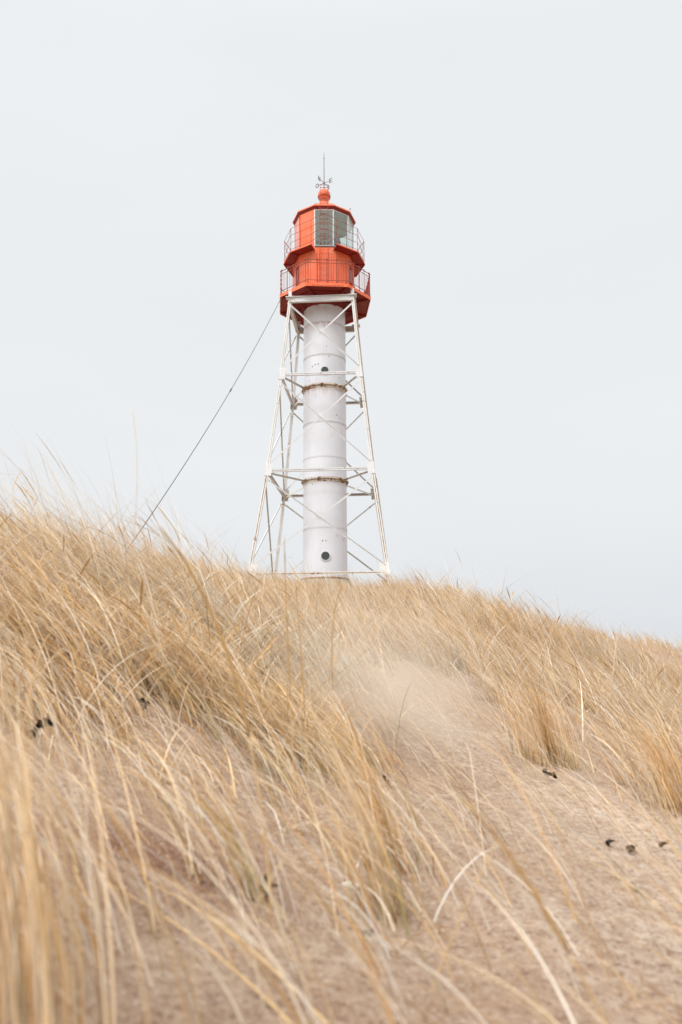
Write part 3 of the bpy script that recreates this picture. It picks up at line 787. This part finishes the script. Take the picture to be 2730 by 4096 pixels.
def density(x, y):
    q = np.stack([x, y], 1); out = np.empty(len(q))
    for s in range(0, len(q), 20000):
        b = q[s:s+20000]; d2 = ((b[:,None]-CP[None,:,:2])**2).sum(2)
        w = 1/(d2+.02*(b[:,1:2]**2)*.2+.01)**2
        out[s:s+20000] = (w*CP[:,3]).sum(1)/w.sum(1)
    # trodden sandy path that winds up between the two grassy banks, and bare sand round the lone tuft
    yy = np.clip(y, 2.5, 11); cx = np.interp(yy, [2.5,3.5,5,6.5,8,9.5,11], [1.2,1.25,1.2,.98,.95,.86,.82]); hw = np.interp(yy, [2.5,3.5,5,6.5,8,9.5,11], [.75,.75,.62,.48,.38,.26,.1])
    wob = .12*np.sin(y*2.3)+.08*np.sin(y*5.1+1)
    q1 = np.clip((np.abs(x-cx-wob)-hw)/.22, 0, 1); out = out*(.03+.97*np.where(y < 11, q1, 1))
    n2 = np.clip((vnoise(x*1.05, y*.75, 51)-.36)/.16, 0, 1); rgt = np.clip((x-1.1)/.4, 0, 1)*np.clip((10.5-y)/2, 0, 1); out = out*(1-rgt*(1-n2)*.93)
    q4 = np.clip((np.hypot((x+1.22)/.9, (y-3.1)/1.3)-.24)/.16, 0, 1); out = out*(.05+.95*q4)
    q3 = np.clip((np.hypot((x+.62)/1.2, (y-2.65)/1.0)-.34)/.2, 0, 1); out = out*(.06+.94*q3)
    q2 = np.clip((np.hypot((x-1.62)/1.0, (y-6.1)/1.15)-.48)/.2, 0, 1); out = out*(.05+.95*q2)
    return out
def axis_coords(lo, hi, c, n, k):
    t = np.linspace(-1, 1, n); s = np.sinh(t*k)/math.sinh(k)
    return np.where(s < 0, c+s*(c-lo), c+s*(hi-c))
gx = axis_coords(-500, 500, 0, 361, 6.2); gy = axis_coords(-480, 520, 5, 361, 6.2)
GX, GY = np.meshgrid(gx, gy); GZ = height(GX, GY)
nv = GX.size; nx = len(gx)
me = bpy.data.meshes.new('dune_ground')
idx = np.arange(nv).reshape(GX.shape)
quads = np.stack([idx[:-1,:-1], idx[:-1,1:], idx[1:,1:], idx[1:,:-1]], -1).reshape(-1)
nf = len(quads)//4
me.vertices.add(nv); me.vertices.foreach_set('co', np.stack([GX, GY, GZ], -1).astype(np.float32).ravel())
me.loops.add(nf*4); me.loops.foreach_set('vertex_index', quads.astype(np.int32))
me.polygons.add(nf); me.polygons.foreach_set('loop_start', np.arange(0, nf*4, 4, dtype=np.int32)); me.polygons.foreach_set('use_smooth', np.ones(nf, bool))
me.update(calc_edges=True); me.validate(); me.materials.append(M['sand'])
ground = bpy.data.objects.new('dune_ground', me); C.objects.link(ground); tag(ground, 'pale speckled sand of the dune under the dry grass', 'ground', kind='structure')
sea_m = MB(); sea_m.add([(-6000,-6000,-8),(6000,-6000,-8),(6000,6000,-8),(-6000,6000,-8)], [(0,1,2,3)])
sea = sea_m.build('sea', M['sea'], None, (0,0,-8)); tag(sea, 'flat grey sea beyond the dune', 'sea', kind='structure')

# ================================================================ GRASS
PAL = np.array([(.83,.66,.44),(.87,.74,.56),(.77,.565,.31),(.91,.84,.72),(.68,.44,.19),(.84,.665,.42),(.79,.66,.50),(.46,.26,.10)])
PAL = PAL*np.array((1.0,.978,.985))
PALW = np.array([.15,.17,.12,.18,.12,.08,.08,.10])
PALS = np.array([.2,.2,.15,.2,.1,.1,.05,0])
def blades_mesh(base, hgt, wid, lean_dir, lean, droop, segs, col_i, greenb, seed, head=None, hue=None):
    """base (n,3); every blade a curved tapering strip; returns verts, faces, colours"""
    rg_ = np.random.default_rng(seed); n = len(base)
    t = np.linspace(0, 1, segs+1)
    # angle from vertical grows along the blade
    ang = lean[:,None]*.35+(lean[:,None]*.65+droop[:,None]*t[None]**1.4)*t[None]**.8
    kk = (rg_.uniform(0,1,n) < .13)*rg_.uniform(.5,1.5,n)            # snapped and bent blades
    ang = ang+kk[:,None]*(t[None] > rg_.uniform(.35,.85,n)[:,None])
    ds = hgt[:,None]/segs
    hx = np.concatenate([np.zeros((n,1)), np.cumsum(np.sin((ang[:,1:]+ang[:,:-1])/2)*ds, 1)], 1)
    hz = np.concatenate([np.zeros((n,1)), np.cumsum(np.cos((ang[:,1:]+ang[:,:-1])/2)*ds, 1)], 1)
    yaw = lean_dir[:,None]+rg_.normal(0,.14,(n,1))*t[None]
    px = base[:,0:1]+hx*np.cos(yaw); py = base[:,1:2]+hx*np.sin(yaw); pz = base[:,2:3]+hz
    fa = rg_.uniform(0, math.pi, n)                      # facing of the strip
    wx, wy = np.cos(fa), np.sin(fa)
    prof = (1-t**2.2)*.92+.08
    if head is not None:
        hp = np.where(t > .72, 2.4*np.sin(np.clip((t-.70)/.30, 0, 1)*math.pi)**.7+.15, .55)
        prof = np.where(head[:,None], hp[None], prof[None])
    else: prof = np.repeat(prof[None], n, 0)
    w = wid[:,None]*prof*.5
    Lp = np.stack([px-w*wx[:,None], py-w*wy[:,None], pz], -1); Rp = np.stack([px+w*wx[:,None], py+w*wy[:,None], pz], -1)
    V = np.stack([Lp, Rp], 2).reshape(n, (segs+1)*2, 3)
    off = (np.arange(n)*(segs+1)*2)[:,None,None]
    q = np.array([[2*i, 2*i+1, 2*i+3, 2*i+2] for i in range(segs)])[None]
    F = (off+q).reshape(-1, 4)
    base_c = np.clip(PAL[col_i]*rg_.uniform(.56,1.13,(n,1)), 0, .94)
    if hue is not None: base_c = base_c*hue
    g = np.array((.20,.235,.085)); tipc = base_c*np.array((.90,.80,.66))
    mixg = greenb[:,None]*np.clip(1-t[None]/.55, 0, 1)
    tt = np.clip((t-.55)/.45, 0, 1)[None,:,None]
    col = base_c[:,None]*(1-tt*.6)+tipc[:,None]*tt*.6
    col = col*(1-mixg[...,None])+g*mixg[...,None]
    if head is not None:
        hc = np.array((.46,.29,.12)); hm = (head[:,None]&(t[None] > .72))[...,None]
        col = np.where(hm, hc, col)
    col = np.repeat(col[:,:,None], 2, 2).reshape(n, (segs+1)*2, 3)
    return V.reshape(-1,3), F, col.reshape(-1,3)
def link_blades(name, parts, parent=None, origin=(0,0,0)):
    Vs, Fs, Cs, o = [], [], [], 0
    for V, F, c in parts:
        Vs.append(V); Fs.append(F+o); Cs.append(c); o += len(V)
    V = np.concatenate(Vs)-np.array(origin); F = np.concatenate(Fs); c = np.concatenate(Cs)
    me = bpy.data.meshes.new(name)
    me.vertices.add(len(V)); me.vertices.foreach_set('co', V.astype(np.float32).ravel())
    me.loops.add(F.size); me.loops.foreach_set('vertex_index', F.astype(np.int32).ravel())
    me.polygons.add(len(F)); me.polygons.foreach_set('loop_start', np.arange(0, F.size, 4, dtype=np.int32))
    me.polygons.foreach_set('use_smooth', np.ones(len(F), bool))
    at = me.attributes.new('tint', 'FLOAT_COLOR', 'POINT')
    at.data.foreach_set('color', np.concatenate([np.clip(c,0,1), np.ones((len(c),1))], 1).astype(np.float32).ravel())
    me.update(calc_edges=True); me.materials.append(M['grass'])
    ob = bpy.data.objects.new(name, me); C.objects.link(ob)
    if parent is None: ob.location = origin
    else: ob.parent = parent
    return ob
WIND = math.pi*.99                                      # tips blown towards -x
def field_parts(n_try, x0, x1, y0, y1, inside, per, hgt, wid, segs, seed, clump_r=.07):
    r = np.random.default_rng(seed)
    x = r.uniform(x0, x1, n_try); y = r.uniform(y0, y1, n_try)
    k = inside(x, y); x, y = x[k], y[k]
    d = density(x, y)*np.clip(-.15+2.2*vnoise(x*1.25, y*1.25, 8), .10, 1.25)
    k = r.uniform(0, 1, len(x)) < d; x, y, d = x[k], y[k], d[k]
    n = len(x)
    c_yaw = WIND+(vnoise(x*.5, y*.5, 12)-.5)*.7; c_h = (.55+.65*vnoise(x*.9, y*.9, 13)**1.3)*r.uniform(.72,1.30,n)+.32*(r.uniform(0,1,n) < .10); c_l = np.interp(y, [2.5,6,9,16], [.92,.82,.52,.42])+.5*vnoise(x*.55, y*.55, 14)
    hue = np.stack([np.ones(n), .92+.14*vnoise(x*.8, y*.8, 17), .80+.36*vnoise(x*.8, y*.8, 17)], 1)
    cg = (vnoise(x*.8, y*.8, 15) > .52)
    m = np.maximum(2, (per*np.clip(.35+d, .2, 1.2)*r.uniform(.6,1.4,n)).astype(int))
    ci = np.repeat(np.arange(n), m); N_ = len(ci)
    rad = np.abs(r.normal(0, clump_r, N_)); th = r.uniform(0, 2*math.pi, N_)
    bx, by = x[ci]+rad*np.cos(th), y[ci]+rad*np.sin(th)
    bz = height(bx, by)-.015
    ld = c_yaw[ci]+r.normal(0,.34,N_)
    loose = r.uniform(0,1,N_) < .15
    ld = np.where(loose, r.uniform(0, 2*math.pi, N_), ld)
    le = np.clip(c_l[ci]+r.normal(0,.20,N_), .05, 1.25)
    dr_ = np.clip(r.normal(np.interp(y,[3,9],[.85,.42])[ci],.32,N_), 0, 1.5)
    h_ = hgt*c_h[ci]*r.uniform(.40,1.15,N_)*np.where((x[ci] < -.3)&(y[ci] > 4.3)&(y[ci] < 9), 1.15, 1.0)*np.where((x[ci] > 1.8)&(y[ci] > 10.5), 1.28, 1.0)*np.interp(y[ci], [3.2,4.6], [.76,1.0])
    w_ = wid*r.uniform(.45,1.45,N_)
    col_i = r.choice(len(PAL), N_, p=PALW)
    hf = h_/(hgt*c_h[ci]); short = (hf < .58)&(r.uniform(0,1,N_) < .55); col_i = np.where(short, 7, col_i); le = np.where(short, np.clip(le+.35,0,1.4), le)
    col_i = np.where((col_i == 7)&~short&(y[ci] < 5), 4, col_i)
    gb = np.where(cg[ci]&(r.uniform(0,1,N_) < .45)&~short, r.uniform(.25,.9,N_), 0)
    head = r.uniform(0,1,N_) < .012
    h_ = np.where(head, h_*1.12, h_); le = np.where(head, le*.7, le); dr_ = np.where(head, dr_*.5, dr_)
    return blades_mesh(np.stack([bx,by,bz],1), h_, w_, ld, le, dr_, segs, col_i, gb, seed+1, head, hue[ci])
def wedge(x, y, m=.9): return np.abs(x) < .50*y+m
parts = []
parts.append(field_parts(6200, -5, 5, 1.3, 7.0, lambda x,y: wedge(x,y,.8)&(np.hypot(x,y) > 1.9), 15, .82, .0060, 8, 21, .05))
parts.append(field_parts(950, -3.2, 1.0, 3.0, 5.4, lambda x,y: wedge(x,y,.4)&(x < .15*y-.4), 9, .92, .0064, 9, 31, .05))
parts.append(field_parts(6600, -9, 9, 7.0, 15.0, lambda x,y: wedge(x,y,1.3), 18, .80, .0078, 7, 22, .05))
parts.append(field_parts(8000, -16, 16, 15.0, 32.0, lambda x,y: wedge(x,y,2)&(np.hypot(x-TX,y-TY) > 2.1), 14, .80, .0105, 6, 23, .07))
parts.append(field_parts(4000, -24, 24, 32.0, 46.0, lambda x,y: wedge(x,y,2)&(np.hypot(x-TX,y-TY) > 1.5), 9, .7, .011, 4, 24, .14))
# lower undergrowth
def singles(seed, n_try, x0, x1, y0, y1, hgt, wid):
    r = np.random.default_rng(seed); x = r.uniform(x0, x1, n_try); y = r.uniform(y0, y1, n_try)
    k = wedge(x, y, .8)&(r.uniform(0,1,n_try) < density(x, y)**1.5)&(np.hypot(x-TX,y-TY) > 1.5); x, y = x[k], y[k]; n = len(x)
    head = r.uniform(0,1,n) < .10
    return blades_mesh(np.stack([x,y,height(x,y)-.01],1), hgt*r.uniform(.8,1.3,n), wid*r.uniform(.6,1.0,n), WIND+r.normal(0,.35,n), np.clip(r.normal(.62,.22,n),.05,1.2), np.clip(r.normal(.35,.22,n),0,1.0), 9, r.choice(len(PAL),n,p=PALS), np.zeros(n), seed, head)
parts.append(singles(71, 900, -4, 3, 3, 7.5, 1.12, .0050)); parts.append(singles(75, 420, -2.4, 1.6, 8.5, 15, 1.18, .0056)); parts.append(singles(74, 500, -4.5, -.6, 4.4, 7.5, 1.3, .0048)); parts.append(singles(72, 1500, -6, 8, 7.5, 16, 1.0, .0058)); parts.append(singles(73, 900, -9, 12, 16, 30, .98, .0075))
grass = link_blades('dune_grass', parts)
tag(grass, 'dry straw coloured marram grass blown to the left all over the dune', 'grass', kind='stuff')
print('grass polys', len(grass.data.polygons))
# fallen straw on the sand
def litter(seed, n_try, x0, x1, y0, y1, dens):
    r = np.random.default_rng(seed); x = r.uniform(x0, x1, n_try); y = r.uniform(y0, y1, n_try)
    k = wedge(x, y, .5)&(vnoise(x*1.2, y*1.2, 31) > dens); x, y = x[k], y[k]; n = len(x)
    z = height(x, y)+r.uniform(.004,.02,n)
    return blades_mesh(np.stack([x,y,z],1), r.uniform(.12,.6,n), r.uniform(.002,.0045,n), math.pi*.95+r.normal(0,.5,n), np.full(n,1.47)+r.normal(0,.05,n), r.uniform(0,.12,n), 4, r.choice(len(PAL),n,p=PALW), np.zeros(n), seed)
def lying(seed, n_try, x0, x1, y0, y1):
    r = np.random.default_rng(seed); x = r.uniform(x0, x1, n_try); y = r.uniform(y0, y1, n_try)
    k = wedge(x, y, .5)&(vnoise(x*1.6, y*1.6, 33) > .33); x, y = x[k], y[k]; n = len(x)
    return blades_mesh(np.stack([x,y,height(x,y)+r.uniform(.0,.05,n)],1), r.uniform(.35,.95,n), r.uniform(.003,.0055,n), math.pi*.93+r.normal(0,.45,n), np.clip(r.normal(1.12,.22,n),.6,1.45), np.clip(r.normal(.5,.25,n),0,1), 9, r.choice(len(PAL),n,p=PALW), np.where(r.uniform(0,1,n) < .15, .7, 0), seed)
lit = link_blades('straw_litter', [litter(41, 6200, -5, 6, 1.4, 11, .35), lying(42, 520, -2, 2.2, 1.5, 4.2), lying(44, 240, -1.2, 1.6, 1.35, 2.4), lying(43, 420, -1, 4.5, 3.5, 8)])
tag(lit, 'loose pale straw lying scattered over the bare sand', 'straw', kind='stuff')

# ---- single tufts that can be told apart
def tuft(loc, n, hgt, wid, rad, lean, dirn, seed, green=.3, spread=.35, droop=.35, warm=1.0, segs=9):
    r = np.random.default_rng(seed)
    rr = np.abs(r.normal(0, rad, n)); th = r.uniform(0, 2*math.pi, n)
    bx, by = loc[0]+rr*np.cos(th), loc[1]+rr*np.sin(th); bz = height(bx, by)-.01
    ld = dirn+r.normal(0, spread*1.3, n); le = np.clip(lean+r.normal(0,spread*.5,n), .02, 1.3)
    dr_ = np.clip(r.normal(droop,.25,n), 0, 1.5)
    gb = np.where(r.uniform(0,1,n) < green, r.uniform(.3,.95,n), 0)
    hue = np.tile(np.array([[1.0*warm**.2, .95/warm**.3, .85/warm]]), (n,1))
    return blades_mesh(np.stack([bx,by,bz],1), hgt*r.uniform(.55,1.15,n), wid*r.uniform(.6,1.3,n), ld, le, dr_, segs, r.choice(len(PAL),n,p=PALW), gb, seed, None, hue)
TUFTS = [
 ((1.62,6.3),330,.74,.0054,.15,.30,math.pi,.35,51,'full golden tuft with green roots standing alone on the sand right of the path',1.14,.36,.3),
 ((1.98,4.75),230,.66,.0050,.16,.45,math.pi,.25,52,'thick tan tuft on the sand against the right edge of the photo',1.08,.3,.3),
 ((-.26,2.45),30,.60,.0052,.03,.72,math.pi*.97,.45,53,'small arching tuft with dark green roots on the bare sand left of centre',1.0,.3,.65),
 ((-.45,2.52),16,.62,.0052,.04,.85,math.pi*.98,.5,54,'thin tuft of few long arching blades beside the dark brown sand hollow',1.0,.28,.65),
 ((.15,2.62),75,.66,.0050,.075,.52,math.pi,.3,55,'loose leaning tuft beside the white shell in the lower middle',1.05,.3,.5),
 ((.20,3.14),70,.78,.0052,.075,.46,math.pi,.3,56,'tall tan tuft with bluish green stems behind the white shell',1.05,.25,.45),
 ((-.50,1.24),120,.82,.0044,.13,.30,math.pi*.95,.05,57,'out of focus golden tuft close by in the lower left corner',1.02,.3,.35),
 ((-.64,1.55),90,.82,.0050,.12,.36,math.pi*.97,.1,59,'second blurred tuft of paler stems behind the golden one at the left edge',1.0,.3,.35),
 ((1.02,2.05),34,.75,.0050,.09,.75,math.pi*.97,.1,58,'blurred golden tuft of few blades in the lower right corner',1.25,.25,.4),
]
for loc, n_, h_, w_, rad, lean, dirn, gr_, sd, lab, warm, spr, drp in TUFTS:
    z = float(height(np.array([loc[0]]), np.array([loc[1]]))[0])
    old = tuft(loc, n_//2, h_*.26, w_, rad*1.1, .75, dirn, sd+500, 0, 1.6, .6, 1.0)
    old = (old[0], old[1], old[2]*np.array((.50,.42,.36)))              # short grey brown dead sheaths round the foot
    o = link_blades('grass_tuft', [tuft(loc, n_, h_, w_, rad, lean, dirn, sd, gr_, spr, drp, warm), old], None, (loc[0], loc[1], z))
    tag(o, lab, 'grass tuft', 'single tufts of marram grass')

# ================================================================ SMALL THINGS ON THE SAND
def weed(x, y, s, seed, label, mat='weed', flat=.5, tall=1.0):
    r = random.Random(seed); z = float(height(np.array([x]), np.array([y]))[0])
    mb = MB(); n = 7
    p = Vector((x, y, z+s*.25*tall)); d = Vector((r.uniform(-1,1), r.uniform(-.3,.3), r.uniform(.1,.9)*tall))
    pts = [p.copy()]; rad = [s*.08]
    for i in range(n):
        d = (d+Vector((r.uniform(-.8,.8), r.uniform(-.4,.4), r.uniform(-.8,.6)))).normalized()
        p = p+d*s*.22; p.z = max(p.z, z+s*.08); pts.append(p.copy()); rad.append(s*r.uniform(.10,.28))
    rad[-1] = s*.04
    mb.tube(pts, rad, 7)
    q = pts[3]; mb.tube([q, q+Vector((s*.3,0,s*.12)), q+Vector((s*.62,0.02,-s*.0))], [s*.12,s*.09,s*.03], 6)
    o = mb.build('dried_weed', M[mat], None, (x, y, z), smooth=True)
    tag(o, label, 'dried weed', 'dried scraps of weed on the sand')
# positions in metres on the ground
WEED = [(-1.33,3.40,.095,'largest black scrap of dried weed among thin grass near the left edge','weed',1.7),
 (-1.54,4.10,.05,'small dark scrap of weed above the large black one at the left','weed',1),
 (-1.04,4.18,.06,'black scrap of weed deep between the stalks left of centre','weed',1),
 (-.22,2.47,.055,'black crooked scrap of weed at the foot of the small arching tuft','weed',1),
 (.05,2.36,.035,'black stub of weed on the blurred sand in the lower middle','weed',1),
 (.26,4.56,.045,'little black knot of weed on the sandy path above the shell','weed',1),
 (1.42,5.40,.075,'two lobed black scrap of weed below the lone golden tuft','weed',1.2),
 (1.22,3.78,.05,'upright black scrap of weed on the pale sand near the right edge','weed',1.8),
 (1.28,3.71,.05,'triangular black scrap of weed with a rusty stem at the right','weed',1.1),
 (1.46,3.82,.045,'brown curled scrap of weed nearest the right edge','weed_brown',1)]
for i, (x, y, s, lab, mt, tall) in enumerate(WEED): weed(x, y, s, 60+i, lab, mt, .5, tall)
def shell():
    x, y = .02, 2.78; z = float(height(np.array([x]), np.array([y]))[0]); mb = MB()
    mb.sphere((x,y,z+.008), .020, 12, 7, (1.4,.8,.6)); mb.sphere((x+.022,y-.014,z+.006), .012, 8, 5, (1.2,.8,.7))
    o = mb.build('shell', M['shell'], None, (x,y,z), smooth=True); tag(o, 'small white shell lying between grass blades in the lower middle', 'shell')
shell()
# long single stalks
def stalk(pts, r0, label, seedhead=True, col=(.60,.40,.19), hc=(.36,.22,.085)):
    mats = STALK_M
    base = Vector(pts[0]); 
    n = 24; P_ = [Vector(p) for p in pts]; out = []
    for q in range(n+1):                                # quadratic bezier through three points
        t = q/n; out.append(P_[0]*(1-t)**2+P_[1]*2*t*(1-t)+P_[2]*t*t)
    e = bpy.data.objects.new('grass_stalk', None); C.objects.link(e); e.location = base; e.empty_display_size = .1
    tag(e, label, 'grass stalk', 'single long grass stalks')
    cut = 9 if seedhead else n
    s = MB(); s.tube(out[:cut+1], [r0*(1-.5*i/cut) for i in range(cut+1)], 6); s.build('stem', mats[0], e, base, smooth=True)
    if seedhead:
        h = MB(); L = n-cut; h.tube(out[cut:], [r0*(.5+.75*math.sin(math.pi*min(1,(i+.6)/(L+.6)))**.7)*(1-.55*i/L) for i in range(L+1)], 7)
        rr = random.Random(len(label))
        for i in range(cut, n):
            for w in range(5):
                p = out[i].lerp(out[i+1], rr.random()); d = (out[i+1]-out[i]).normalized()
                o_ = Vector((rr.uniform(-1,1), rr.uniform(-1,1), rr.uniform(-1,1)))*r0*1.5*(1-.6*(i-cut)/L)
                h.tube([p, p+o_*.7+d*r0*4, p+o_+d*r0*9], [r0*.5, r0*.45, r0*.1], 4)
        h.build('seed_head', mats[1], e, base, smooth=True)
    return e
STALK_M = [simple('stalk_straw', (.60,.42,.21), .6), simple('seed_head_brown', (.44,.27,.11), .7)]
def gz(x, y): return float(height(np.array([x]), np.array([y]))[0])
def stalk_to(x, y, mid, tip, r0, label, head=True):
    b = Vector((x, y, gz(x,y)-.02)); stalk([b, Vector(mid), Vector(tip)], r0, label, head)
STALKS = [
 ((-.20,2.36),(-.26,2.33,.05),(-.50,2.2,.36),.0050,'thick brown seed stalk leaning far left across the left hillside'),
 ((-.19,3.4),(-.24,3.4,.10),(-.252,3.4,.53),.0034,'upright brown seed stalk standing before the left legs of the lighthouse'),
 ((-.13,3.42),(-.17,3.4,.0),(-.20,3.4,.33),.0030,'slimmer seed stalk just right of the upright brown one'),
 ((.0,4.0),(-.10,4.0,.18),(-.005,4.0,.37),.0032,'bent tan stalk bowing to the right below the lighthouse tube'),
 ((.60,1.78),(.40,1.7,-.44),(.27,1.68,-.30),.0042,'short thick brown stalk leaning left over the sand at the lower right'),
]
for (x,y), mid, tip, r0, lab in STALKS: stalk_to(x, y, mid, tip, r0, lab)
stalk_to(-.95, 3.05, (-.74,3.0,.62), (-.845,3.0,1.02), .0016, 'hair thin stalk curving up into the sky left of the cable', False)
stalk_to(.02, 1.70, (-.25,2.0,-.60), (-.54,2.24,-.57), .0034, 'long pale stalk lying across the sand in the lower left', False)
stalk_to(-.04, 1.66, (-.30,1.95,-.62), (-.62,2.2,-.57), .0034, 'second long pale stalk lying below and parallel to the longer one', False)
stalk_to(1.16, 2.84, (1.1,3.2,-.82), (1.03,3.56,-.83), .003, 'straight pale stalk lying on the sand at the right', False)
stalk_to(.20, 2.05, (.28,2.0,-.58), (.37,2.0,-.43), .0022, 'thin rusty stalk leaning right over the blurred sand', False)

# ---- loose sand blown up in the hollow by the wind
def drift():
    m, nt, out = new_mat('blown_sand')
    tc = nt.nodes.new('ShaderNodeTexCoord'); v = tc.outputs['Object']
    ln = nt.nodes.new('ShaderNodeVectorMath'); ln.operation = 'LENGTH'; nt.links.new(v, ln.inputs[0])
    f = math_(nt, 'SUBTRACT', 1.0, ln.outputs['Value'], clamp=True)
    f = math_(nt, 'POWER', f, 1.6)
    nn = noise(nt, 1.8, 3, .6, v, (1,1,1.6))
    nf = ramp(nt, nn, [(.30,(.25,.25,.25)),(.70,(1,1,1))])
    d = math_(nt, 'MULTIPLY', math_(nt, 'MULTIPLY', f, nf), 1.35)
    p = nt.nodes.new('ShaderNodeVolumePrincipled'); p.inputs['Color'].default_value = (.86,.78,.665,1); p.inputs['Anisotropy'].default_value = -.1
    nt.links.new(d, p.inputs['Density']); nt.links.new(p.outputs[0], out.inputs['Volume'])
    mb = MB(); mb.sphere((0,0,0), 1.0, 24, 14)
    o = mb.build('drifting_sand', m, None, (0,0,0), smooth=True)
    o.location = (.27, 5.8, -.20); o.scale = (1.05, 1.6, .84); o.rotation_euler = (0, R(14), 0)
    tag(o, 'soft pale cloud of wind blown sand over the hollow right of the centre', 'blown sand', kind='stuff')
drift()

# ================================================================ SKY, LIGHT, CAMERA
SUN_EL, SUN_AZ = R(48), R(215)
w = bpy.data.worlds.new('World'); scene.world = w; w.use_nodes = True
nt = w.node_tree
for n_ in list(nt.nodes): nt.nodes.remove(n_)
out = nt.nodes.new('ShaderNodeOutputWorld')
sky = nt.nodes.new('ShaderNodeTexSky'); sky.sky_type = 'NISHITA'; sky.sun_disc = False
sky.sun_elevation = SUN_EL; sky.sun_rotation = SUN_AZ; sky.dust_density = 6; sky.air_density = 1; sky.ozone_density = 1
hs = nt.nodes.new('ShaderNodeHueSaturation'); hs.inputs['Saturation'].default_value = .25
nt.links.new(sky.outputs[0], hs.inputs['Color'])
b1 = nt.nodes.new('ShaderNodeBackground'); b1.inputs[1].default_value = .08; nt.links.new(hs.outputs[0], b1.inputs[0])
# closed cloud deck: soft grey, brightened overhead to add light, with faint broad bands
tc = nt.nodes.new('ShaderNodeTexCoord'); sep = nt.nodes.new('ShaderNodeSeparateXYZ'); nt.links.new(tc.outputs['Generated'], sep.inputs[0])
el = sep.outputs[2]
cn = N(nt, 'ShaderNodeTexNoise', Scale=1.6, Detail=5, Roughness=.55); mp = nt.nodes.new('ShaderNodeMapping'); mp.inputs['Scale'].default_value = (1,1,3.5)
nt.links.new(tc.outputs['Generated'], mp.inputs[0]); nt.links.new(mp.outputs[0], cn.inputs['Vector'])
deck = ramp(nt, el, [(0,(.600,.624,.650)),(.25,(.664,.684,.699)),(.66,(.672,.692,.705)),(.74,(.72,.74,.755)),(1,(1.55,1.57,1.6))])
# added glow round the sun, unseen behind the camera, to lift the scene light
dp = nt.nodes.new('ShaderNodeVectorMath'); dp.operation = 'DOT_PRODUCT'; nt.links.new(tc.outputs['Generated'], dp.inputs[0])
dp.inputs[1].default_value = (math.sin(SUN_AZ)*math.cos(SUN_EL), math.cos(SUN_AZ)*math.cos(SUN_EL), math.sin(SUN_EL))
gl_ = ramp(nt, dp.outputs['Value'], [(.40,(1,1,1)),(1,(2.0,1.98,1.94))])
deck = mixc(nt, 1.0, deck, gl_, 'MULTIPLY')
cl = ramp(nt, cn.outputs['Fac'], [(.3,(.972,.975,.98)),(.7,(1.02,1.02,1.02))])
dk = mixc(nt, 1.0, deck, cl, 'MULTIPLY')
b2 = nt.nodes.new('ShaderNodeBackground'); b2.inputs[1].default_value = 1.0; nt.links.new(dk, b2.inputs[0])
mx = nt.nodes.new('ShaderNodeMixShader'); mx.inputs[0].default_value = .92
nt.links.new(b1.outputs[0], mx.inputs[1]); nt.links.new(b2.outputs[0], mx.inputs[2]); nt.links.new(mx.outputs[0], out.inputs[0])

sl = bpy.data.lights.new('sun', 'SUN'); sl.energy = 1.5; sl.angle = R(18); sl.color = (1,.98,.955)
so = bpy.data.objects.new('sun', sl); C.objects.link(so)
# light comes from behind the camera and from the left
dirv = Vector((math.sin(SUN_AZ)*math.cos(SUN_EL), math.cos(SUN_AZ)*math.cos(SUN_EL), math.sin(SUN_EL)))
so.rotation_euler = dirv.to_track_quat('Z', 'Y').to_euler(); so.location = dirv*60

cd = bpy.data.cameras.new('camera'); cam = bpy.data.objects.new('camera', cd); C.objects.link(cam); scene.camera = cam
cd.sensor_fit = 'VERTICAL'; cd.sensor_height = 36; cd.lens = 36*3103/4096
cd.clip_start = .02; cd.clip_end = 20000
rot = Matrix.Rotation(R(90+11.026), 4, 'X') @ Matrix.Rotation(R(-.397), 4, 'Z')
cam.matrix_world = rot
cd.dof.use_dof = True; cd.dof.focus_distance = 15; cd.dof.aperture_fstop = 27.27/13.5
scene.view_settings.view_transform = 'Standard'; scene.view_settings.look = 'None'; scene.view_settings.exposure = .40; scene.view_settings.gamma = 1
scene.cycles.max_bounces = 8; scene.cycles.volume_bounces = 2; scene.cycles.transparent_max_bounces = 12
